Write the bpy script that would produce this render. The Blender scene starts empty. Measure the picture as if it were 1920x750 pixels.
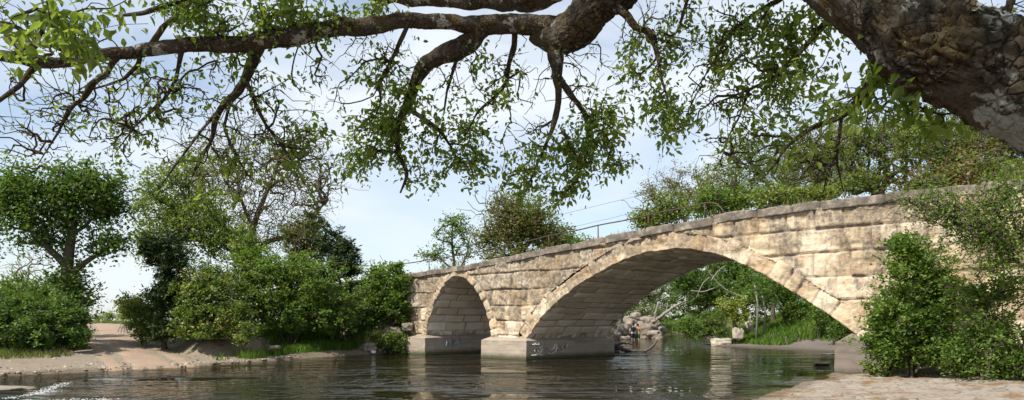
import bpy, math, random
import numpy as np
from mathutils import Vector
random.seed(7)
RNG = np.random.default_rng(11)
scene = bpy.context.scene
COL = scene.collection
F, HC, HY, CX = 1410.0, 1.70, 601.0, 960.0      # focal length in px of a 1920 wide frame, eye height, horizon row
O = np.array([.62, 32.6]); U = np.array([.713, -.701]); V = np.array([.701, .713])   # bridge axes

def P(x, y, D):
    return np.array([(x - CX) / F * D, D, HC - (y - HY) / F * D])
def bw(s, d, z):
    s, d, z = np.broadcast_arrays(np.asarray(s, float), np.asarray(d, float), np.asarray(z, float))
    return np.stack([O[0] + s * U[0] + d * V[0], O[1] + s * U[1] + d * V[1], z], -1)

# ------------------------------------------------------------------ noise
def _hash(i, j, k, seed):
    h = (i * 374761393 + j * 668265263 + k * 2147483647 + seed * 1274126177) & 0xffffffff
    h = ((h ^ (h >> 13)) * 1274126177) & 0xffffffff
    h = (h ^ (h >> 16)) & 0xffffffff
    return h / 4294967295.0
def vnoise(p, scale=1.0, seed=0):
    q = np.asarray(p, float) * scale
    i = np.floor(q).astype(np.int64); f = q - i; f = f * f * (3 - 2 * f)
    r = 0
    for a in (0, 1):
        for b in (0, 1):
            for c in (0, 1):
                w = (f[..., 0] if a else 1 - f[..., 0]) * (f[..., 1] if b else 1 - f[..., 1]) * (f[..., 2] if c else 1 - f[..., 2])
                r = r + w * _hash(i[..., 0] + a, i[..., 1] + b, i[..., 2] + c, seed)
    return r * 2 - 1
def fbm(p, scale=1.0, oct=4, seed=0):
    r, a = 0, 1.0
    for o in range(oct):
        r = r + a * vnoise(p, scale * 2 ** o, seed + o * 17); a *= .5
    return r
def sstep(a, b, x):
    t = np.clip((x - a) / (b - a), 0, 1); return t * t * (3 - 2 * t)

# ------------------------------------------------------------------ objects
def tag(o, label=None, cat=None, group=None, kind=None):
    if label: o['label'] = label
    if cat: o['category'] = cat
    if group: o['group'] = group
    if kind: o['kind'] = kind
    return o
def empty(name, loc, label=None, cat=None, group=None):
    o = bpy.data.objects.new(name, None); COL.objects.link(o); o.location = [float(c) for c in loc]
    o.empty_display_size = .3
    return tag(o, label, cat, group)
def mesh_np(name, v, quads=None, tris=None, attrs=None, smooth=False):
    me = bpy.data.meshes.new(name)
    v = np.ascontiguousarray(v, np.float32).reshape(-1, 3)
    me.vertices.add(len(v)); me.vertices.foreach_set('co', v.ravel())
    idx, st, n = [], [], 0
    for arr, k in ((quads, 4), (tris, 3)):
        if arr is None or len(arr) == 0: continue
        arr = np.asarray(arr, np.int32).reshape(-1, k)
        idx.append(arr.ravel()); st.append(n + np.arange(len(arr)) * k); n += arr.size
    idx = np.concatenate(idx); st = np.concatenate(st).astype(np.int32)
    me.loops.add(len(idx)); me.loops.foreach_set('vertex_index', idx)
    me.polygons.add(len(st)); me.polygons.foreach_set('loop_start', st)
    me.update(calc_edges=True)
    if smooth: me.polygons.foreach_set('use_smooth', np.ones(len(st), bool))
    for a, val in (attrs or {}).items():
        at = me.attributes.new(a, 'FLOAT', 'POINT'); at.data.foreach_set('value', np.ascontiguousarray(val, np.float32).ravel())
    me.validate()
    return me
def obj(name, me, mat, parent=None, origin=None):
    """link a mesh whose coordinates are world ones; put its origin at its parent (or origin)"""
    o = bpy.data.objects.new(name, me); COL.objects.link(o)
    if mat: me.materials.append(mat)
    if parent is not None:
        base = Vector((0, 0, 0)); q = parent
        while q is not None: base += q.location; q = q.parent
        me.transform(__import__('mathutils').Matrix.Translation(-base)); o.parent = parent
    elif origin is not None:
        b = Vector([float(c) for c in origin])
        me.transform(__import__('mathutils').Matrix.Translation(-b)); o.location = b
    return o
def grid_quads(nu, nv, wrap=False):
    i = np.arange(nu - 1)[:, None]; j = np.arange(nv if wrap else nv - 1)[None, :]
    a = i * nv + j; b = i * nv + (j + 1) % nv
    return np.stack([a, b, b + nv, a + nv], -1).reshape(-1, 4)

# ------------------------------------------------------------------ node materials
class N:
    def __init__(s, name):
        s.m = bpy.data.materials.new(name); s.m.use_nodes = True; s.t = s.m.node_tree; s.t.nodes.clear()
    def n(s, typ, **kw):
        nd = s.t.nodes.new(typ)
        for k, v in kw.items():
            if k.startswith('i_'):
                key = k[2:]; key = int(key) if key.isdigit() else key.replace('_', ' ')
                s.put(nd.inputs[key], v)
            else: setattr(nd, k, v)
        return nd
    def put(s, sock, v):
        if isinstance(v, bpy.types.NodeSocket): s.t.links.new(v, sock)
        elif isinstance(v, bpy.types.Node): s.t.links.new(v.outputs[0], sock)
        else:
            if isinstance(v, (tuple, list)) and len(v) == 3 and sock.type == 'RGBA': v = (*v, 1)
            sock.default_value = v
    def coord(s, scale=(1, 1, 1), kind='Object'):
        tc = s.n('ShaderNodeTexCoord'); mp = s.n('ShaderNodeMapping'); s.put(mp.inputs['Vector'], tc.outputs[kind])
        mp.inputs['Scale'].default_value = scale; return mp.outputs[0]
    def noise(s, scale, detail=4, rough=.55, vec=None, dist=0):
        nd = s.n('ShaderNodeTexNoise'); nd.inputs['Scale'].default_value = scale; nd.inputs['Detail'].default_value = detail
        nd.inputs['Roughness'].default_value = rough; nd.inputs['Distortion'].default_value = dist
        s.put(nd.inputs['Vector'], vec if vec is not None else s.coord()); return nd.outputs['Fac']
    def vor(s, scale, feature='F1', vec=None):
        nd = s.n('ShaderNodeTexVoronoi', feature=feature); nd.inputs['Scale'].default_value = scale
        s.put(nd.inputs['Vector'], vec if vec is not None else s.coord()); return nd.outputs['Distance']
    def ramp(s, fac, *stops):
        nd = s.n('ShaderNodeValToRGB'); s.put(nd.inputs[0], fac); e = nd.color_ramp.elements
        while len(e) < len(stops): e.new(.5)
        for el, (p, c) in zip(e, stops):
            el.position = p; el.color = (*c, 1) if isinstance(c, (tuple, list)) else (c, c, c, 1)
        return nd.outputs[0]
    def mix(s, fac, a, b, blend='MIX'):
        nd = s.n('ShaderNodeMix', data_type='RGBA', blend_type=blend)
        s.put(nd.inputs[0], fac); s.put(nd.inputs[6], a); s.put(nd.inputs[7], b); return nd.outputs[2]
    def math(s, op, a, b=0.0, clamp=False):
        nd = s.n('ShaderNodeMath', operation=op, use_clamp=clamp); s.put(nd.inputs[0], a); s.put(nd.inputs[1], b); return nd.outputs[0]
    def attr(s, name): return s.n('ShaderNodeAttribute', attribute_name=name).outputs['Fac']
    def bump(s, h, strength=.5, dist=.02, nrm=None):
        nd = s.n('ShaderNodeBump'); nd.inputs['Strength'].default_value = strength; nd.inputs['Distance'].default_value = dist
        s.put(nd.inputs['Height'], h)
        if nrm is not None: s.put(nd.inputs['Normal'], nrm)
        return nd.outputs[0]
    def out(s, sh): o = s.n('ShaderNodeOutputMaterial'); s.put(o.inputs[0], sh); return s.m
    def pbr(s, col, rough=.8, nrm=None, metal=0, spec=.3):
        b = s.n('ShaderNodeBsdfPrincipled'); s.put(b.inputs['Base Color'], col); s.put(b.inputs['Roughness'], rough)
        b.inputs['Metallic'].default_value = metal; b.inputs['Specular IOR Level'].default_value = spec
        if nrm is not None: s.put(b.inputs['Normal'], nrm)
        return s.out(b.outputs[0])

def leaf_mat(name, stops, trans=.38, gloss=.015):
    k = N(name); c = k.ramp(k.attr('tone'), *stops)
    d = k.n('ShaderNodeBsdfDiffuse'); k.put(d.inputs[0], c)
    t = k.n('ShaderNodeBsdfTranslucent'); k.put(t.inputs[0], k.mix(1.0, c, (1.5, 1.45, .7), 'MULTIPLY'))
    m = k.n('ShaderNodeMixShader'); m.inputs[0].default_value = trans; k.put(m.inputs[1], d.outputs[0]); k.put(m.inputs[2], t.outputs[0])
    g = k.n('ShaderNodeBsdfGlossy'); g.inputs['Roughness'].default_value = .6; g.inputs[0].default_value = (.9, .95, 1, 1)
    m2 = k.n('ShaderNodeMixShader'); m2.inputs[0].default_value = gloss; k.put(m2.inputs[1], m.outputs[0]); k.put(m2.inputs[2], g.outputs[0])
    return k.out(m2.outputs[0])
M = {}
M['leaf_near'] = leaf_mat('leaf_near', [(0, (.085, .135, .023)), (.6, (.145, .21, .04)), (1, (.22, .28, .065))], .6, .015)
M['leaf_elm'] = leaf_mat('leaf_elm', [(0, (.052, .105, .018)), (.7, (.095, .17, .03)), (1, (.14, .215, .045))])
M['leaf_green'] = leaf_mat('leaf_green', [(0, (.065, .125, .018)), (.6, (.115, .195, .03)), (1, (.185, .26, .05))], .42)
M['leaf_light'] = leaf_mat('leaf_light', [(0, (.10, .155, .03)), (.6, (.165, .225, .045)), (1, (.24, .29, .075))], .42)
M['leaf_flower'] = leaf_mat('leaf_flower', [(0, (.07, .12, .02)), (.6, (.12, .18, .032)), (.93, (.16, .21, .045)), (.965, (.55, .45, .17)), (1, (.6, .5, .22))])
M['leaf_cedar'] = leaf_mat('leaf_cedar', [(0, (.022, .042, .014)), (.7, (.04, .068, .02)), (1, (.065, .09, .026))], .15)
M['leaf_olive'] = leaf_mat('leaf_olive', [(0, (.06, .085, .022)), (.6, (.105, .125, .035)), (1, (.16, .135, .07))], .25)
M['leaf_bud'] = leaf_mat('leaf_bud', [(0, (.11, .125, .04)), (.5, (.165, .17, .06)), (.8, (.21, .155, .095)), (1, (.19, .25, .06))])
M['leaf_spring'] = leaf_mat('leaf_spring', [(0, (.09, .125, .03)), (.5, (.15, .175, .045)), (.8, (.20, .155, .08)), (1, (.19, .25, .06))], .45)
M['leaf_red'] = leaf_mat('leaf_red', [(0, (.09, .13, .03)), (.55, (.14, .18, .045)), (.7, (.20, .10, .06)), (1, (.24, .14, .09))])
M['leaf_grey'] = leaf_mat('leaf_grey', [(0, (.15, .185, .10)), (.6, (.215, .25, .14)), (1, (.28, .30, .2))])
M['leaf_yellow'] = leaf_mat('leaf_yellow', [(0, (.15, .2, .03)), (.6, (.25, .3, .05)), (1, (.36, .38, .08))])
M['grass'] = leaf_mat('grass', [(0, (.06, .12, .018)), (.6, (.105, .185, .032)), (1, (.2, .23, .07))], .3, .0)
M['grass_dry'] = leaf_mat('grass_dry', [(0, (.08, .13, .028)), (.5, (.16, .18, .06)), (1, (.34, .29, .16))], .3, .0)

def bark(name, a, b, lich, lamt, sc, crack=.5):
    k = N(name); big = k.noise(sc * .5, 5, .65); mid = k.noise(sc * 5, 7, .72)
    wv = k.mix(.22, k.coord(), k.noise(sc * 1.6, 5, .7)); wv2 = k.mix(.10, k.coord(), k.n('ShaderNodeTexNoise', i_Scale=sc * 3.0).outputs['Color'])
    c = k.mix(mid, a, b)
    c = k.mix(k.ramp(k.noise(sc * 1.1, 5, .65), (.47, 0.0), (.62, .8)), c, (.085, .055, .017))
    crk = k.ramp(k.vor(sc * 4.2, 'DISTANCE_TO_EDGE', wv2), (0, 0.0), (.13, 1.0)); area = k.ramp(k.noise(sc * .7, 4, .6), (.40, 0.0), (.58, 1.0))
    c = k.mix(k.math('MULTIPLY', k.math('MULTIPLY', k.math('SUBTRACT', 1.0, crk), area), crack), c, (.014, .011, .009))
    c = k.mix(k.ramp(k.noise(sc * 12, 5, .8), (.5, 0.0), (.66, .7)), c, tuple(x * .3 for x in a))
    msk = k.ramp(k.math('ADD', k.noise(sc * 1.0, 8, .66), k.math('MULTIPLY', big, .3)), (lamt, 0.0), (lamt + .03, 1.0))
    spk = k.ramp(k.noise(sc * 2.7, 7, .7), (.63, 0.0), (.66, .85))
    c = k.mix(k.math('MAXIMUM', msk, spk), c, k.mix(mid, lich, tuple(x * 1.6 for x in lich)))
    h = k.math('ADD', k.math('MULTIPLY', k.vor(sc * 9), .35), k.math('ADD', mid, k.math('MULTIPLY', crk, k.math('MULTIPLY', area, .9))))
    return k.pbr(c, .92, k.bump(h, 1.0, .035), spec=.12)
M['bark_near'] = bark('bark_near', (.044, .037, .029), (.125, .108, .082), (.21, .22, .20), .735, 4)
M['bark_limb'] = bark('bark_limb', (.042, .034, .026), (.15, .125, .098), (.28, .28, .25), .75, 6)
M['twig'] = N('twig').pbr((.045, .032, .024), .9, spec=.1)
k = N('bark_far'); M['bark_far'] = k.pbr(k.mix(k.noise(6), (.05, .04, .03), (.12, .095, .075)), .9, spec=.1)
k = N('bark_pale'); M['bark_pale'] = k.pbr(k.mix(k.noise(6), (.16, .14, .115), (.3, .27, .23)), .9, spec=.1)

def stone_mat(name, cols, stain=1.0, ring=False):
    k = N(name); vec = k.coord(); tone = k.attr('tone'); joint = k.attr('joint'); below = k.attr('below')
    c = k.ramp(tone, (0, cols[0]), (.5, cols[1]), (1, cols[2]))
    mott = k.noise(3.2, 8, .68); c = k.mix(k.ramp(mott, (.3, 0.0), (.75, .8)), c, k.mix(1.0, c, (1.22, 1.2, 1.15), 'MULTIPLY'))
    och = k.ramp(k.noise(1.5, 5, .62), (.50, 0.0), (.68, .75)); c = k.mix(och, c, (.50, .30, .135))
    pits = k.ramp(k.noise(9, 6, .75), (.28, 1.0), (.42, 0.0)); c = k.mix(k.math('MULTIPLY', pits, .55), c, (.15, .115, .085))
    c = k.mix(k.math('MULTIPLY', joint, k.ramp(k.noise(1.3, 4), (.35, .15), (.65, .9))), c, (.33, .28, .235))
    # weather staining, thick under the coping, running down in streaks
    st = k.noise(1.0, 7, .7, k.coord((1.7, 1.7, .55))); fall = k.ramp(k.math('MULTIPLY', below, .28), (0, .34), (.35, .16), (1, -0.0))
    sm = k.ramp(k.math('ADD', st, fall), (.48, 0.0), (.60, 1.0))
    c = k.mix(k.math('MULTIPLY', k.math('MULTIPLY', sm, k.ramp(k.noise(7, 6, .7), (.35, .25), (.6, 1.0))), .85 * stain), c, (.112, .096, .08))
    s2 = k.ramp(k.noise(.9, 6, .72, k.coord((1.3, 1.3, .42))), (.60, 0.0), (.69, .8 * stain)); c = k.mix(k.math('MULTIPLY', s2, k.ramp(k.noise(8, 6, .7), (.38, .15), (.6, 1.0))), c, (.17, .14, .115))
    lic = k.ramp(k.noise(5.5, 7, .74), (.60, 0.0), (.67, .55)); c = k.mix(lic, c, (.34, .31, .27))
    h = k.math('ADD', k.noise(7, 8, .7), k.math('MULTIPLY', k.noise(24, 5, .7), .4))
    return k.pbr(c, .9, k.bump(h, 1.0, .07), spec=.15)
M['ashlar'] = stone_mat('ashlar', [(.42, .325, .22), (.545, .44, .31), (.65, .555, .43)])
M['voussoir'] = stone_mat('voussoir', [(.47, .36, .24), (.59, .47, .33), (.68, .57, .43)], .8)
k = N('vault_stone'); c = k.ramp(k.attr('tone'), (0, (.54, .46, .37)), (.5, (.66, .58, .48)), (1, (.76, .69, .59)))
c = k.mix(k.ramp(k.noise(1.6, 6, .65), (.48, 0.0), (.7, .5)), c, (.46, .34, .21))
c = k.mix(k.math('MULTIPLY', k.attr('joint'), .75), c, (.08, .065, .05))
c = k.mix(k.ramp(k.math('ADD', k.noise(2.5, 5, .6), k.math('MULTIPLY', k.attr('below'), -.5)), (.36, 0.0), (.5, .7)), c, (.11, .10, .03))
M['vault'] = k.pbr(c, .92, k.bump(k.noise(9, 7, .7), .6, .03), spec=.12)
k = N('coping_stone'); n1 = k.noise(2.2, 8, .7); c = k.ramp(n1, (.3, (.09, .075, .06)), (.5, (.17, .145, .12)), (.62, (.32, .27, .215)), (.8, (.5, .41, .3)))
c = k.mix(k.math('MULTIPLY', k.attr('joint'), .7), c, (.05, .042, .035))
M['coping'] = k.pbr(c, .92, k.bump(k.noise(8, 8, .75), .9, .06), spec=.12)
def concrete(name, a, b):
    k = N(name); c = k.mix(k.noise(1.7, 8, .68), a, b)
    brd = k.noise(1.0, 4, .6, k.coord((.6, .6, 9))); c = k.mix(k.ramp(brd, (.5, 0.0), (.64, .45)), c, tuple(x * .55 for x in a))
    wet = k.ramp(k.math('ADD', k.attr('below'), k.math('MULTIPLY', k.noise(5), .12)), (.12, 1.0), (.34, 0.0))
    c = k.mix(k.math('MULTIPLY', wet, .9), c, (.045, .05, .022))
    c = k.mix(k.ramp(k.noise(14, 6, .7), (.62, 0.0), (.7, .5)), c, (.12, .10, .085))
    return k.pbr(c, .88, k.bump(k.math('ADD', k.noise(18, 6, .7), brd), .45, .02), spec=.2)
M['concrete'] = concrete('concrete', (.24, .20, .16), (.40, .34, .275))
M['concrete_dark'] = concrete('concrete_dark', (.14, .115, .10), (.22, .185, .16))
k = N('rock'); c = k.ramp(k.noise(2.2, 8, .68), (.3, (.12, .10, .08)), (.55, (.25, .21, .17)), (.75, (.42, .37, .30)))
c = k.mix(k.ramp(k.noise(1.1, 4), (.58, 0.0), (.68, .7)), c, (.06, .07, .025))
M['rock'] = k.pbr(c, .9, k.bump(k.noise(9, 8, .7), .8, .06), spec=.15)
k = N('rock_pale'); c = k.ramp(k.noise(2.6, 8, .68), (.3, (.22, .185, .14)), (.55, (.42, .37, .295)), (.8, (.56, .5, .41)))
M['rock_pale'] = k.pbr(c, .9, k.bump(k.noise(9, 8, .7), .8, .05), spec=.15)
k = N('rock_wet'); M['rock_wet'] = k.pbr(k.mix(k.noise(5, 7, .7), (.03, .028, .024), (.16, .15, .13)), .45, k.bump(k.noise(10, 7), .6, .04))
k = N('rail_metal'); M['metal'] = k.pbr(k.mix(k.noise(12, 5), (.035, .03, .028), (.11, .065, .04)), .6, metal=.3)
k = N('driftwood'); M['wood_grey'] = k.pbr(k.mix(k.noise(8, 6), (.12, .10, .08), (.34, .3, .25)), .85, k.bump(k.noise(20, 5), .6, .02))
k = N('wet_wood'); M['wood_wet'] = k.pbr(k.mix(k.noise(8, 6), (.025, .02, .016), (.12, .10, .085)), .5, k.bump(k.noise(20, 5), .6, .02))
k = N('paint_white'); M['paint_white'] = k.pbr(k.mix(k.noise(30, 5), (.42, .38, .35), (.62, .58, .56)), .8)
k = N('paint_blue'); M['paint_blue'] = k.pbr(k.mix(k.noise(14, 5, .7), (.13, .16, .19), (.30, .38, .46)), .8)
def cloth(name, c): k = N(name); return k.pbr(k.mix(k.noise(9), c, tuple(x * .7 for x in c)), .9, spec=.1)
M['shirt'] = cloth('dark_cloth', (.03, .035, .06)); M['green_cloth'] = cloth('green_cloth', (.02, .10, .05))
M['skin_pale'] = cloth('skin_pale', (.55, .36, .28)); M['skin_tan'] = cloth('skin_tan', (.48, .25, .16)); M['hair'] = cloth('hair', (.03, .02, .015))
M['wire'] = N('wire').pbr((.05, .05, .055), .6)
M['white_litter'] = N('white_litter').pbr((.75, .74, .72), .6)

# ------------------------------------------------------------------ terrain
RIVER = np.array([(-90, 6), (-40, 8), (-20, 9), (-4, 10), (3.4, 12), (5.0, 15.6), (6.0, 17.2), (7.6, 19.6), (8.9, 21.0), (9.6, 22.6), (10.3, 24.2), (14.8, 29.0), (17.6, 36), (18.4, 40.0),
                  (16.6, 43.5), (15.2, 46.5), (13.9, 50.3), (13.7, 53.5), (15.8, 58), (18.0, 68), (20.5, 80), (27, 84), (60, 87), (60, 95), (26, 91.5), (18, 90), (13.6, 82), (10.2, 74), (8.4, 69),
                  (4.5, 58), (1, 50), (-3.0, 44.6), (-5.4, 40.2), (-7.4, 37.8), (-9.7, 33.6), (-11.9, 27.6), (-14, 25), (-15.8, 23), (-24, 20.5), (-40, 20), (-90, 22)], float)
CENTER = np.array([(-200, 13), (-40, 13.5), (-20, 15), (-8, 19), (2, 26), (7.7, 30), (9, 45), (11.5, 60), (16.5, 85), (24, 98), (300, 103)], float)
def poly_sd(x, y):
    """distance to the river outline, positive on land"""
    d2 = np.full(x.shape, 1e18); ins = np.zeros(x.shape, bool)
    n = len(RIVER)
    for i in range(n):
        a = RIVER[i]; b = RIVER[(i + 1) % n]; e = b - a
        t = np.clip(((x - a[0]) * e[0] + (y - a[1]) * e[1]) / (e @ e), 0, 1)
        d2 = np.minimum(d2, (x - a[0] - t * e[0]) ** 2 + (y - a[1] - t * e[1]) ** 2)
        c = (a[1] > y) != (b[1] > y)
        if a[1] != b[1]: ins ^= c & (x < (b[0] - a[0]) * (y - a[1]) / (b[1] - a[1]) + a[0])
    return np.where(ins, -1, 1) * np.sqrt(d2)
def left_of_river(x, y):
    best = np.full(x.shape, 1e18); side = np.zeros(x.shape)
    for a, b in zip(CENTER[:-1], CENTER[1:]):
        e = b - a; t = np.clip(((x - a[0]) * e[0] + (y - a[1]) * e[1]) / (e @ e), 0, 1)
        dd = (x - a[0] - t * e[0]) ** 2 + (y - a[1] - t * e[1]) ** 2
        cr = e[0] * (y - a[1]) - e[1] * (x - a[0]); m = dd < best
        side = np.where(m, cr, side); best = np.minimum(best, dd)
    return side > 0
TRK = np.array([(-12.2, 26.0), (-15.1, 30.5), (-16.9, 33), (-22.2, 42), (-28.5, 53), (-34, 60), (-42, 64)], float)      # the dirt track's middle line
def trk_dist(x, y):
    best = np.full(np.shape(x), 1e18)
    for a, b in zip(TRK[:-1], TRK[1:]):
        e = b - a; t = np.clip(((x - a[0]) * e[0] + (y - a[1]) * e[1]) / (e @ e), 0, 1)
        best = np.minimum(best, (x - a[0] - t * e[0]) ** 2 + (y - a[1] - t * e[1]) ** 2)
    return np.sqrt(best)
def height(x, y):
    x = np.asarray(x, float); y = np.asarray(y, float)
    sd = poly_sd(x, y); p = np.stack([x, y, 0 * x], -1)
    s = (x - O[0]) * U[0] + (y - O[1]) * U[1]; d = (x - O[0]) * V[0] + (y - O[1]) * V[1]
    w = sd + .5 * fbm(p, .6, 3, 5)
    left = left_of_river(x, y)
    # left bank: gravel beach, then a low step up to the field; steeper beside the bridge
    beach = .06 + .035 * np.clip(w, 0, 40) + .35 * sstep(3, 9, w)
    td = trk_dist(x, y)
    step = .72 * sstep(2.3, 3.3, w - 2.6 * sstep(-14.5, -17, x)) * sstep(1.9, 3.0, td) * sstep(-18, -15, x)
    zl = np.minimum(beach + step, 1.35 + .06 * fbm(p, .12, 3, 9))
    near_br = sstep(-12, -8.5, x) * sstep(30, 34, y)
    zl = zl * (1 - near_br) + near_br * np.minimum(.08 + .16 * np.clip(w, 0, 9), 1.5)
    emb = 3.7 - .13 * np.clip(-s - 9, 0, 30)                       # road embankment leading to the bridge
    em = sstep(-9.0, -10.5, s) * sstep(-2.2, .9, d) * sstep(8.6, 5.4, d) * sstep(-34, -30, s)
    zl = np.maximum(zl, em * emb)
    # right bank: flat rock shelf on this side of the bridge, hill beyond it
    zs = .03 + .028 * np.clip(w, 0, 12) + .05 * vnoise(p, 1.1, 3) * sstep(0, 1, w)
    hill = .05 + .06 * np.clip(w, 0, 3) + np.minimum(.42 * np.clip(w - 2.2, 0, 40), 5.2)
    zr = zs + (hill - zs) * sstep(5.8, 8.2, d)
    em2 = sstep(15.3, 16.2, s) * sstep(-.0, .7, d - .3) * sstep(9, 6, d)
    zr = np.maximum(zr, em2 * 4.7)
    z = np.where(left, zl, zr)
    z = z + .03 * fbm(p, .9, 3, 21) * sstep(.5, 3, sd)
    bed = -.05 - np.minimum(.11 * -np.minimum(sd, 0), .9)
    return np.where(sd > 0, z, bed)
def gz(x, y): return float(height(np.array([x]), np.array([y]))[0])

def axis(lo, hi, st, far):
    a = list(np.arange(lo, hi + 1e-6, st)); g = st
    while a[-1] < far: g *= 1.22; a.append(a[-1] + g)
    g = st
    while a[0] > -far: g *= 1.22; a.insert(0, a[0] - g)
    return np.array(a)
xs = axis(-42, 34, .33, 4000); ys = axis(4, 104, .33, 4000); ys = ys[ys > -60]
X, Y = np.meshgrid(xs, ys, indexing='ij'); Z = height(X, Y)
sd = poly_sd(X, Y); lf = left_of_river(X, Y); td = trk_dist(X, Y)
pp = np.stack([X, Y, 0 * X], -1)
S_ = (X - O[0]) * U[0] + (Y - O[1]) * U[1]; D_ = (X - O[0]) * V[0] + (Y - O[1]) * V[1]
wn = fbm(pp, .5, 4, 31) * 1.1
blim = .9 + 1.6 * sstep(-9, -11.5, X) + 3.3 * sstep(-14.0, -16.5, X)
beachm = np.where(lf, sstep(.7, -.7, sd + .6 * wn - blim) * sstep(-5.6, -7.0, X + wn * .5), 0) * (Y < 60)
dirt = np.maximum(beachm, np.where(lf, sstep(2.6, 1.8, td + .4 * wn), 0))
cut = np.where(lf, sstep(2.0, 2.4, sd + .2 * wn) * sstep(3.9, 3.4, sd + .3 * wn) * sstep(-16, -14, X) * sstep(-10.6, -11.4, X), 0)
dirt = np.maximum(dirt, cut)
shelf = np.where(lf, 0, sstep(6.5, 5.0, D_)) * (np.abs(X) < 60)
mud = np.where(lf, 0, sstep(4.2, 3.2, sd + wn * .5) * sstep(5, 7, D_) * (Y < 52) * (X > 11))
mud = np.maximum(mud, np.where(lf, 0, sstep(1.6, .8, sd + wn * .3) * sstep(5, 7, D_)))
wet = sstep(1.0, .15, sd + .2 * wn)
k = N('ground')
gr = k.mix(k.noise(.6, 6, .65), (.05, .085, .02), (.12, .13, .045)); gr = k.mix(k.ramp(k.noise(5, 5, .7), (.45, 0.0), (.7, .6)), gr, (.13, .105, .065))
di = k.mix(k.noise(1.1, 8, .7), (.20, .16, .115), (.35, .30, .235)); di = k.mix(k.ramp(k.vor(14), (.0, .5), (.35, 0.0)), di, (.50, .43, .35))
di = k.mix(k.ramp(k.noise(26, 5, .8), (.52, 0.0), (.66, .75)), di, (.14, .105, .08))
sh = k.mix(k.noise(1.3, 8, .7, k.coord((.6, 1.6, 1))), (.27, .22, .175), (.46, .40, .33)); sh = k.mix(k.ramp(k.noise(4.5, 7, .75), (.50, 0.0), (.62, .85)), sh, (.24, .135, .06))
sh = k.mix(k.ramp(k.noise(12, 6, .75, k.coord((.5, 1.4, 1))), (.55, 0.0), (.66, .8)), sh, (.09, .08, .065))
mu = k.mix(k.noise(2.2, 8, .7), (.10, .085, .075), (.21, .18, .155))
c = k.mix(k.attr('dirt'), gr, di); c = k.mix(k.attr('shelf'), c, sh); c = k.mix(k.attr('mud'), c, mu)
c = k.mix(k.math('MULTIPLY', k.attr('wet'), .6), c, k.mix(1.0, c, (.42, .40, .36), 'MULTIPLY'))
M['ground'] = k.pbr(c, .95, k.bump(k.math('ADD', k.noise(3, 8, .75), k.math('MULTIPLY', k.noise(22, 6, .8), .5)), .9, .10), spec=.1)
gv = np.stack([X, Y, Z], -1).reshape(-1, 3)
o = obj('ground', mesh_np('ground', gv, grid_quads(len(xs), len(ys))[:, ::-1], attrs=dict(dirt=dirt, shelf=shelf, mud=mud, wet=wet), smooth=True), M['ground'])
tag(o, kind='structure')

# dirt track: a sheet of bare earth climbing from the beach to the field
tt = np.linspace(0, 1, 150); seg = np.linspace(0, 1, len(TRK))
cxp = np.interp(tt, seg, TRK[:, 0]); cyp = np.interp(tt, seg, TRK[:, 1])
for _ in range(12): cxp[1:-1] = (cxp[:-2] + cxp[2:]) / 2 * .5 + cxp[1:-1] * .5; cyp[1:-1] = (cyp[:-2] + cyp[2:]) / 2 * .5 + cyp[1:-1] * .5
tx = np.gradient(cxp); ty = np.gradient(cyp); ln = np.hypot(tx, ty); nx, ny = -ty / ln, tx / ln
ww = np.linspace(-1, 1, 21); half = 1.75 + .0 * tt
edge = half[:, None] * ww[None] * (1 + .12 * vnoise(np.stack([cxp[:, None] + 0 * ww, cyp[:, None] + 5 * np.sign(ww), 0 * cxp[:, None] + 0 * ww], -1), .8, 4))
tX = cxp[:, None] + nx[:, None] * edge; tY = cyp[:, None] + ny[:, None] * edge
rut = -.05 * np.exp(-((np.abs(edge) - .85) / .28) ** 2)
tZ = height(tX, tY) + .035 + rut - .09 * np.abs(ww[None]) ** 6
k = N('track_earth'); c = k.mix(k.noise(.9, 8, .7), (.25, .18, .125), (.40, .30, .225)); c = k.mix(k.ramp(k.noise(18, 6, .8), (.5, 0.0), (.66, .7)), c, (.16, .115, .085))
M['track'] = k.pbr(c, .95, k.bump(k.noise(9, 8, .75), .9, .06), spec=.1)
tag(obj('dirt_track', mesh_np('dirt_track', np.stack([tX, tY, tZ], -1), grid_quads(150, 21)[:, ::-1], smooth=True), M['track']), kind='structure')

# bedded limestone shelf on the near right bank: a finer sheet over the ground
hx = np.arange(3.2, 19, .06); hy_ = np.arange(11.5, 24.2, .06); HX, HYg = np.meshgrid(hx, hy_, indexing='ij'); hp = np.stack([HX * .7 + HYg * .3, HYg * 1.2, 0 * HX], -1)
hsd = poly_sd(HX, HYg); hd = (HX - O[0]) * V[0] + (HYg - O[1]) * V[1]; lay = fbm(hp, .9, 5, 91) * .5 + .5
ter = np.floor(lay * 5) / 5 + .2 * sstep(.55, 1, (lay * 5) % 1); rough = .11 * (ter - .5) + .022 * fbm(np.stack([HX, HYg, 0 * HX], -1), 4, 4, 92)
HZ = height(HX, HYg) + .05 + rough * sstep(-.6, .5, hsd) - .25 * sstep(0, -1.5, hsd)
hq = grid_quads(len(hx), len(hy_))[:, ::-1]; hk = ((hsd > -1.4) & (hd < -.05)).ravel()[hq].all(1); hu, hi_ = np.unique(hq[hk], return_inverse=True)
k = N('shelf_rock'); c = k.mix(k.noise(1.2, 8, .7), (.20, .17, .135), (.40, .355, .295)); c = k.mix(k.ramp(k.noise(1.3, 8, .76), (.50, 0.0), (.60, .9)), c, (.21, .115, .05))
c = k.mix(k.ramp(k.noise(7, 7, .78), (.52, 0.0), (.62, .8)), c, (.085, .07, .058)); c = k.mix(k.math('MULTIPLY', k.attr('wet'), .65), c, k.mix(1.0, c, (.35, .33, .27), 'MULTIPLY'))
M['shelf'] = k.pbr(c, .92, k.bump(k.noise(20, 7, .8), .9, .04), spec=.12)
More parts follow.
